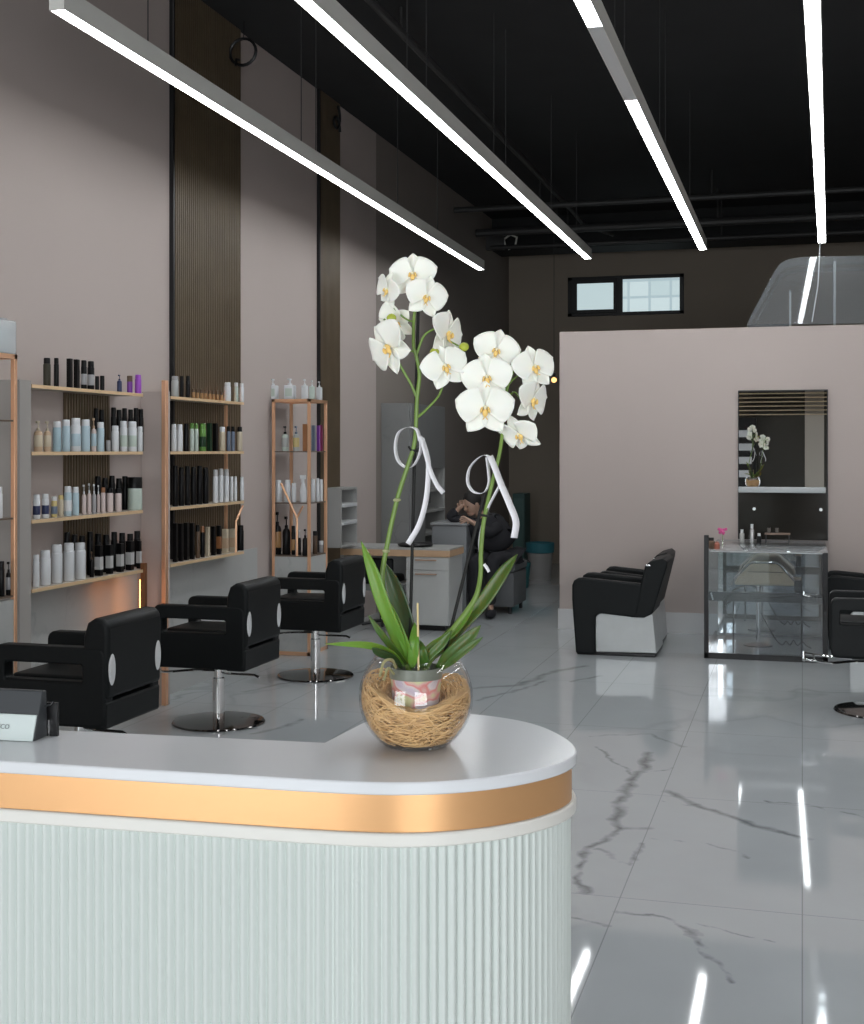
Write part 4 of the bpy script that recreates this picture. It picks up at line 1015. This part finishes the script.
pb_ = lambda px, py: ony(px, py, 9.735)-Vector((tx0_, 9.74, 0))
MB().tube([pb_(281, 483), pb_(297, 518), pb_(297, 556)], .009, 6).tube([pb_(297, 518), pb_(303, 506)], .008, 6).build('brace', COPPER, tw3)
y5 = onx(14, 500, -3.82).y
tw0, W0, D0 = tower('copper display tower cut by the left edge of the photo', tx0_, -3.80, y5-.42, y5, 2.13, [1.80, 1.31, .92])
MB().b2((W0-.02, .02, .03), (W0-.006, D0-.02, .90)).build('base_panel', MARB, tw0)
# emitters added for the orange glow by the short post and slat panel
GLOW = mat('added_warm_glow', (1, .6, .3), .4, emit=(1, .33, .07), es=WARM)
MB().b2((SHF-WX-.028, L1+.006, .38), (SHF-WX-.0215, L1+.034, .84)).build('added_glow_strip', GLOW, u1)
MB().b2((.034, L2-.30, SZ[0]+.002), (.040, L2-.02, SZ[0]+.008)).build('added_glow_strip', GLOW, u2)

PC = {'black': (.004, .004, .0045), 'dark olive': (.045, .042, .03), 'white': (.68, .70, .72), 'pale blue': (.33, .46, .52), 'light blue': (.45, .58, .64), 'tan': (.52, .37, .25), 'dark blue': (.02, .03, .09),
      'purple': (.17, .03, .30), 'bright violet': (.32, .07, .50), 'grey': (.34, .34, .35), 'pale green': (.5, .58, .52), 'yellow': (.60, .48, .20), 'pinkish': (.62, .52, .50), 'brown': (.10, .06, .035), 'amber': (.40, .22, .09),
      'green': (.11, .26, .05), 'dark green': (.015, .04, .02), 'beige': (.55, .48, .36), 'blue grey': (.14, .18, .25), 'magenta': (.22, .03, .10), 'rust brown': (.28, .12, .05), 'silver': (.5, .5, .5), 'clear': (.42, .44, .43)}
def pm(c): return mat('product_'+c.replace(' ', '_'), PC[c], .32, spec=.22 if max(PC[c]) < .06 else .5)
PROTO = {}
def product(kind, c, cc, w, h, lab):
    """one product with its cap and printed band, standing at the origin"""
    key = (kind, c, cc, round(w, 3), round(h, 3), lab)
    r = w/2
    if key in PROTO:
        o = dup(PROTO[key]); return o
    nm = {'cyl': 'product_bottle', 'box': 'product_box', 'pump': 'pump_bottle', 'sqpump': 'pump_bottle', 'jar': 'product_jar', 'spray': 'spray_bottle'}[kind]
    t = thing(nm, '', {'cyl': 'bottle', 'box': 'box', 'pump': 'bottle', 'sqpump': 'bottle', 'jar': 'jar', 'spray': 'bottle'}[kind])
    m, mc = pm(c), pm(cc)
    if kind == 'cyl':
        hb = h*.80; r = r*1.08
        MB().lathe([(0, 0), (r*.92, 0), (r, .004), (r, hb-.006), (r*.86, hb), (0, hb)], seg=16).build('bottle_body', m, t)
        MB().lathe([(r*.86, hb), (r*.90, hb), (r*.88, h-.004), (r*.78, h), (0, h)], seg=16).build('cap', mc, t)
    elif kind == 'box':
        MB().b2((-r, -r, 0), (r, r, h)).build('carton', m, t, bevel=.0012)
    elif kind == 'jar':
        MB().lathe([(0, 0), (r*.95, 0), (r, .006), (r, h*.66), (0, h*.66)], seg=24).build('jar_body', m, t)
        MB().lathe([(r*.98, h*.66), (r*1.0, h*.66), (r*1.0, h-.003), (r*.96, h), (0, h)], seg=24).build('lid', mc, t)
    elif kind in ('pump', 'sqpump'):
        hb = h*.68
        if kind == 'sqpump': MB().box((0, 0, hb/2), (w, w*.75, hb), bev=w*.1, seg=3).build('bottle_body', m, t)
        else: MB().lathe([(0, 0), (r*.95, 0), (r, .004), (r, hb*.85), (r*.8, hb*.95), (r*.4, hb), (0, hb)], seg=18).build('bottle_body', m, t)
        b = MB().lathe([(r*.42, hb), (r*.42, hb+h*.08), (r*.14, hb+h*.09), (r*.14, h*.93), (0, h*.93)], seg=12)
        b.box((0, -r*.25, h*.955), (r*.55, r*1.1, h*.07), bev=.001); b.build('pump_head', mc, t)
    elif kind == 'spray':
        hb = h*.72
        MB().lathe([(0, 0), (r*.95, 0), (r, .004), (r, hb*.6), (r*.55, hb*.92), (r*.4, hb), (0, hb)], seg=18).build('bottle_body', m, t)
        b = MB().lathe([(r*.42, hb), (r*.42, h*.85), (0, h*.85)], seg=12); b.box((-r*.1, 0, h*.92), (r*1.8, r*.6, h*.15), bev=.002); b.tube([(-r*.7, 0, h*.88), (-r*.6, 0, h*.72)], r*.12, 6); b.build('trigger_head', mc, t)
    if lab:
        if kind == 'box': MB().b2((-r-.0006, -r-.0006, h*.2), (r+.0006, r+.0006, h*.62)).build('printed_label', pm(lab), t)
        elif kind == 'sqpump': MB().b2((-r*.7, -w*.375-.001, h*.14), (r*.7, w*.375+.001, h*.52)).build('printed_label', pm(lab), t)
        else: MB().lathe([(r+.0002, h*.16), (r+.0008, h*.17), (r+.0008, h*.52), (r+.0002, h*.53)], seg=16).build('printed_label', pm(lab), t)
    PROTO[key] = t; return t
ORD = ['first', 'second', 'third', 'fourth', 'fifth', 'sixth', 'seventh', 'eighth', 'ninth', 'tenth', 'eleventh', 'twelfth', 'thirteenth', 'fourteenth', 'fifteenth', 'sixteenth', 'seventeenth', 'eighteenth']
def row(items, place, rowname, z, grp, back=False):
    n = len(items)
    for i, it in enumerate(items):
        pa, pb, top, base, kind, c, cc, lab = it
        pc = (pa+pb)/2; p = place(pc); Zc = depth(p); w = (pb-pa)*Zc/FPX*.97; h = (base-top)*Zc/FPX
        if kind in ('box',): w *= .80
        w = round(w/.002)*.002; h = round(h/.006)*.006
        o = product(kind, c, cc, w, h, lab); o.location = (p.x, p.y, z+.0015)
        kn = {'cyl': 'bottle', 'box': 'box', 'pump': 'pump bottle', 'sqpump': 'square pump bottle', 'jar': 'jar', 'spray': 'spray bottle'}[kind]
        cap = '' if (cc == c or kind == 'box') else (' with %s %s' % (cc.split()[-1], {'cyl': 'cap', 'jar': 'lid'}.get(kind, 'head')))
        if i == 0: pos = 'leftmost'
        elif i == n-1: pos = 'rightmost'
        else: pos = ORD[i]+' from left'
        lb_ = '%s %s%s, %s %s' % (c, kn, cap, pos, rowname)
        if len(lb_.split()) > 16: lb_ = '%s %s, %s %s' % (c, kn, pos, rowname)
        o['label'] = lb_
        o['group'] = grp
def bs(l, r, xa, xb):  # straight shelf base line between two ends
    return lambda x: l+(r-l)*(x-xa)/(xb-xa)
def rows(lst, fbase): return [(a, b_, tp, fbase((a+b_)/2), k, c, cc, lb) for (a, b_, tp, k, c, cc, lb) in lst]
fx = lambda px: onx(px, 450, XL+.145)
bx_ = lambda px: onx(px, 450, XL+.075)
f = bs(384, 392, 33, 142)
row(rows([(43.5, 50.5, 356.6, 'cyl', 'dark olive', 'black', None), (54, 58.8, 356.8, 'cyl', 'black', 'black', None), (66.7, 72.6, 357, 'box', 'black', 'black', None), (73.7, 79.6, 357.5, 'box', 'black', 'black', None), (81, 86.8, 359, 'cyl', 'black', 'black', 'grey'), (87.5, 94.3, 360, 'cyl', 'black', 'black', 'grey'), (95, 99.3, 374, 'jar', 'black', 'black', None), (100, 104.5, 374, 'jar', 'black', 'black', None), (117, 122, 373, 'pump', 'dark blue', 'dark blue', None), (127, 132.6, 374, 'jar', 'purple', 'brown', None), (135, 141.3, 373, 'cyl', 'bright violet', 'bright violet', None)], f), fx, 'on top shelf of the wide wall shelf', SZ[0], 'products on the wide shelf')
f = lambda x: 451.5
row(rows([(34, 42.7, 421, 'pump', 'tan', 'beige', 'beige'), (43.6, 51.2, 421, 'pump', 'tan', 'beige', 'beige'), (53, 61, 421, 'cyl', 'pale blue', 'white', None), (62, 70.2, 419.5, 'cyl', 'light blue', 'white', None), (71.2, 80.4, 417.5, 'cyl', 'white', 'white', 'light blue'), (81.4, 89.8, 420, 'cyl', 'light blue', 'white', None), (91.2, 96.4, 418, 'pump', 'pinkish', 'tan', 'light blue'), (97, 104, 422, 'cyl', 'light blue', 'white', None), (106, 110.4, 440, 'jar', 'grey', 'grey', None), (111.5, 118.8, 426, 'cyl', 'white', 'white', None), (120, 127, 421.5, 'cyl', 'white', 'white', 'pale green'), (128, 136.6, 421.5, 'cyl', 'white', 'white', 'pale green'), (137.3, 142.6, 427, 'cyl', 'white', 'white', None)], f), fx, 'of front row, second shelf of wide wall shelf', SZ[1], 'products on the wide shelf')
row([(a, a+5.2, 407+(i % 2)*1.5, 450.5, 'cyl', 'black', 'black', None) for i, a in enumerate((93.5, 99, 111, 116.5, 122, 128, 133.5, 138.2))], bx_, 'of back row, second shelf of wide wall shelf', SZ[1], 'black bottles behind on the wide shelf')
f = bs(519, 510, 33, 143)
row(rows([(33.2, 40, 494.7, 'cyl', 'white', 'white', 'dark blue'), (42, 48.8, 494.5, 'cyl', 'white', 'white', 'dark blue'), (51.4, 57, 496.5, 'cyl', 'yellow', 'white', 'blue grey'), (58.2, 63.4, 495, 'cyl', 'beige', 'yellow', None), (64.2, 71.6, 487, 'cyl', 'light blue', 'white', 'white'), (72.4, 78.8, 487.5, 'cyl', 'light blue', 'white', None), (81.6, 86.4, 484.5, 'pump', 'pinkish', 'white', None), (87, 91.4, 484, 'pump', 'pinkish', 'white', None), (92, 96.2, 484, 'pump', 'grey', 'white', None), (96.8, 100, 485, 'pump', 'pinkish', 'white', None), (100.8, 105.4, 488, 'cyl', 'pinkish', 'rust brown', None), (106.6, 113, 489, 'cyl', 'pinkish', 'black', None), (115, 121.4, 489, 'cyl', 'pinkish', 'black', None), (127.5, 142.5, 477.5, 'jar', 'pale green', 'black', None)], f), fx, 'of front row, third shelf of wide wall shelf', SZ[2], 'products on the wide shelf')
row([(a, a+6, 478+(i % 2)*2, f(a), 'cyl', 'black', 'black', None) for i, a in enumerate((95, 102, 109, 116, 122))], bx_, 'of back row, third shelf of wide wall shelf', SZ[2], 'black bottles behind on the wide shelf')
f = bs(587, 570.5, 33, 143)
row(rows([(32.8, 39.4, 554.5, 'cyl', 'white', 'white', None), (40.2, 50.4, 550, 'cyl', 'white', 'white', None), (51.4, 62.2, 545, 'cyl', 'white', 'white', None), (63.6, 74, 543.5, 'cyl', 'white', 'white', None), (74.8, 85.4, 543, 'cyl', 'white', 'white', None), (89.5, 94, 553, 'pump', 'black', 'brown', None), (95, 102.8, 547, 'box', 'black', 'black', 'silver'), (106, 113, 546.5, 'box', 'black', 'black', 'silver'), (116.6, 123.6, 545, 'box', 'black', 'black', 'silver'), (126, 133.8, 543.5, 'box', 'black', 'black', 'silver'), (136.5, 141.5, 543.5, 'box', 'black', 'black', 'silver')], f), fx, 'of front row, lowest shelf of wide wall shelf', SZ[3], 'products on the wide shelf')
row([(a, a+6.4, 536+(i % 3)*1.5, f(a), 'cyl', 'black', 'black', None) for i, a in enumerate((64, 71.5, 79, 87, 95, 103, 111, 119, 127, 134))], bx_, 'of back row, lowest shelf of wide wall shelf', SZ[3], 'black bottles behind on the wide shelf')
# second unit
f = bs(391.5, 398, 172, 244)
row(rows([(171.6, 178.4, 371, 'cyl', 'clear', 'grey', None), (180, 183.6, 370.5, 'cyl', 'black', 'black', None), (186, 190.2, 370.5, 'cyl', 'black', 'black', None)] + [(192+i*4, 195.2+i*4, 383.5+i*.5, 'jar', 'amber', 'brown', None) for i in range(8)] + [(224.2, 230.8, 377.5, 'cyl', 'white', 'white', None), (234, 238.2, 377.5, 'cyl', 'pale green', 'white', None), (239.4, 243.8, 378.5, 'cyl', 'white', 'white', None)], f), fx, 'on top shelf of the narrower wall shelf', SZ[0], 'products on the narrower shelf')
f = lambda x: 450.5
row(rows([(171.5, 176.4, 423.7, 'cyl', 'white', 'white', None), (177, 182.6, 423.7, 'cyl', 'white', 'white', None), (184, 188.6, 423, 'cyl', 'black', 'black', None), (189.8, 194, 422.5, 'cyl', 'pale green', 'green', None), (194.4, 198.4, 422.5, 'cyl', 'pale green', 'green', None), (199.4, 205.8, 422.5, 'cyl', 'green', 'green', 'dark green'), (206.8, 212, 422.5, 'box', 'dark green', 'black', None), (212.6, 218.2, 422.5, 'box', 'black', 'black', None), (219.2, 225.3, 426, 'cyl', 'beige', 'white', None), (226.6, 230.4, 426, 'cyl', 'blue grey', 'black', None), (231, 234.8, 426, 'cyl', 'blue grey', 'black', None), (237, 242.4, 426, 'cyl', 'beige', 'black', None)], f), fx, 'on second shelf of the narrower wall shelf', SZ[1], 'products on the narrower shelf')
f = bs(508.5, 502.5, 172, 244)
row(rows([(172.4+i*6.1, 178+i*6.1, 468+(i % 2)*1.2, 'cyl', 'black', 'black', None) for i in range(6)] + [(212.8, 218, 472, 'cyl', 'white', 'silver', None), (218.4, 223.4, 471, 'cyl', 'white', 'silver', None), (223.8, 229, 472, 'cyl', 'white', 'silver', None), (229.8, 233.2, 478.5, 'cyl', 'white', 'white', None), (233.6, 237, 478.5, 'cyl', 'white', 'white', None), (240, 243.8, 479, 'cyl', 'white', 'white', None)], f), fx, 'on third shelf of the narrower wall shelf', SZ[2], 'products on the narrower shelf')
f = bs(565.5, 556, 172, 244)
row(rows([(172.6+i*5.6, 177.8+i*5.6, 526+(i % 2), 'box', 'black', 'black', None) for i in range(4)] + [(195.6, 199.8, 529, 'cyl', 'brown', 'black', None), (200.4, 204.6, 530, 'cyl', 'black', 'rust brown', None), (205.4, 210, 531.5, 'box', 'beige', 'beige', None), (211, 215.8, 531, 'box', 'black', 'black', None), (216.4, 221.4, 531, 'box', 'black', 'black', 'rust brown'), (222.2, 228.6, 534.7, 'box', 'beige', 'beige', 'tan'), (229.4, 236.4, 534.7, 'box', 'beige', 'beige', 'tan'), (237.6, 243.6, 531.5, 'cyl', 'black', 'black', None)], f), fx, 'on lowest shelf of the narrower wall shelf', SZ[3], 'products on the narrower shelf')
# copper tower by the narrow slat panel
def p3(px):
    p = ony(px, 500, 9.83) if px < 305 else onx(px, 450, tx0_+W3-.045)
    p.y = min(p.y, 9.74+D3-.03); return p
T = 'on %s of the square copper tower'
f = lambda x: 396.3
row(rows([(267.5, 278, 375.5, 'sqpump', 'white', 'white', 'pale green'), (284.5, 295.5, 375.5, 'sqpump', 'white', 'white', 'pale green'), (301.7, 307.8, 376, 'sqpump', 'white', 'white', None), (309.4, 314.6, 377, 'sqpump', 'pale green', 'white', None), (316.6, 322, 377.5, 'sqpump', 'white', 'white', None)], f), p3, T % 'top', 2.06, 'products on the square tower')
f = lambda x: 450.8
row(rows([(268, 273.4, 426, 'cyl', 'beige', 'white', None), (281.5, 288.6, 425.5, 'pump', 'pale green', 'black', 'clear'), (293, 299.4, 425.5, 'pump', 'clear', 'blue grey', 'yellow'), (302.6, 308.4, 424, 'box', 'rust brown', 'black', None), (311.4, 315.6, 425, 'box', 'blue grey', 'black', None), (316.6, 320.4, 425, 'box', 'purple', 'black', None), (321.4, 324.8, 425, 'box', 'magenta', 'black', None)], f), p3, T % 'second shelf', 1.64, 'products on the square tower')
f = lambda x: 503
row(rows([(267, 273.6, 481, 'box', 'pinkish', 'white', None), (275.4, 281.6, 481, 'cyl', 'white', 'white', None), (284.6, 290.6, 481, 'cyl', 'white', 'white', None), (291.4, 296.2, 484, 'cyl', 'white', 'white', None), (299.6, 306.6, 475.5, 'spray', 'white', 'white', None), (311, 315, 480, 'cyl', 'white', 'white', None), (315.8, 319.4, 480, 'cyl', 'white', 'white', None), (320.4, 324, 481, 'cyl', 'white', 'white', None)], f), p3, T % 'third shelf', 1.225, 'products on the square tower')
f = lambda x: 555.5
row(rows([(266.8, 272.6, 525, 'cyl', 'black', 'black', 'amber'), (273.4, 281.6, 513, 'pump', 'black', 'black', 'amber'), (282.4, 290.4, 517, 'pump', 'black', 'black', None), (291.4, 295.2, 527, 'cyl', 'black', 'black', 'amber'), (298, 301.2, 530, 'pump', 'black', 'white', None), (302.4, 308, 528.5, 'pump', 'black', 'black', None), (312.8, 317.4, 533, 'cyl', 'brown', 'black', None), (319, 323.4, 544, 'jar', 'grey', 'white', None)], f), p3, T % 'bottom shelf', .80, 'products on the square tower')
# left tower goods
p0 = lambda px: onx(px, 450, -3.84)-Vector((0, .03, 0))
row([(-1, 6, 487, 518, 'cyl', 'white', 'white', None)], p0, 'on middle shelf of the tower at the left edge', 1.31, 'products on the left tower')
row([(-4, 1, 560, 592, 'pump', 'black', 'black', None), (2.2, 8, 557, 592, 'cyl', 'black', 'black', None), (9.4, 14.6, 559, 592, 'pump', 'black', 'black', 'grey')], p0, 'on lowest shelf of the tower at left edge', .92, 'products on the left tower')
for i, (px, w, h) in enumerate(((1, .15, .19), (17, .23, .175))):
    p = onx(px, 450, -3.90); p.y = y5-(.285, .05)[i]; t = thing('plastic_wrapped_box', ['larger cloudy clear plastic box on the tower at the left edge', 'smaller cloudy clear plastic box right on top of the left tower'][i], 'box', (p.x, p.y, 2.132), 0, 'plastic boxes on the left tower')
    MB().box((0, 0, h/2), (.11, w, h), bev=.012, seg=3).build('wrapping', WRAP, t); MB().box((0, 0, h*.42), (.08, w*.75, h*.8), bev=.008).build('inner_box', mat('milky_box', (.7, .74, .75), .4), t)
    MB().box((0, 0, h+.004), (.06, w*.6, .012), bev=.004).build('wrapping_fold', WRAP, t)

# ================= CAMERA =================
cam = bpy.data.cameras.new('camera'); co = bpy.data.objects.new('camera', cam); C.objects.link(co)
co.location = EYE; co.rotation_euler = (PI/2, 0, A); cam.sensor_fit = 'AUTO'; cam.sensor_width = 36; cam.lens = FPX/1024*36; cam.shift_y = -62/1024
cam.clip_start = .05; cam.clip_end = 200
sc = bpy.context.scene; sc.camera = co
sc.view_settings.view_transform = 'Standard'; sc.view_settings.look = 'None'; sc.view_settings.exposure = EXPO; sc.view_settings.gamma = 1; sc.view_settings.use_curve_mapping = False
sc.cycles.max_bounces = 8; sc.cycles.transparent_max_bounces = 24; sc.cycles.caustics_reflective = False; sc.cycles.caustics_refractive = False
sc.cycles.sample_clamp_indirect = 4
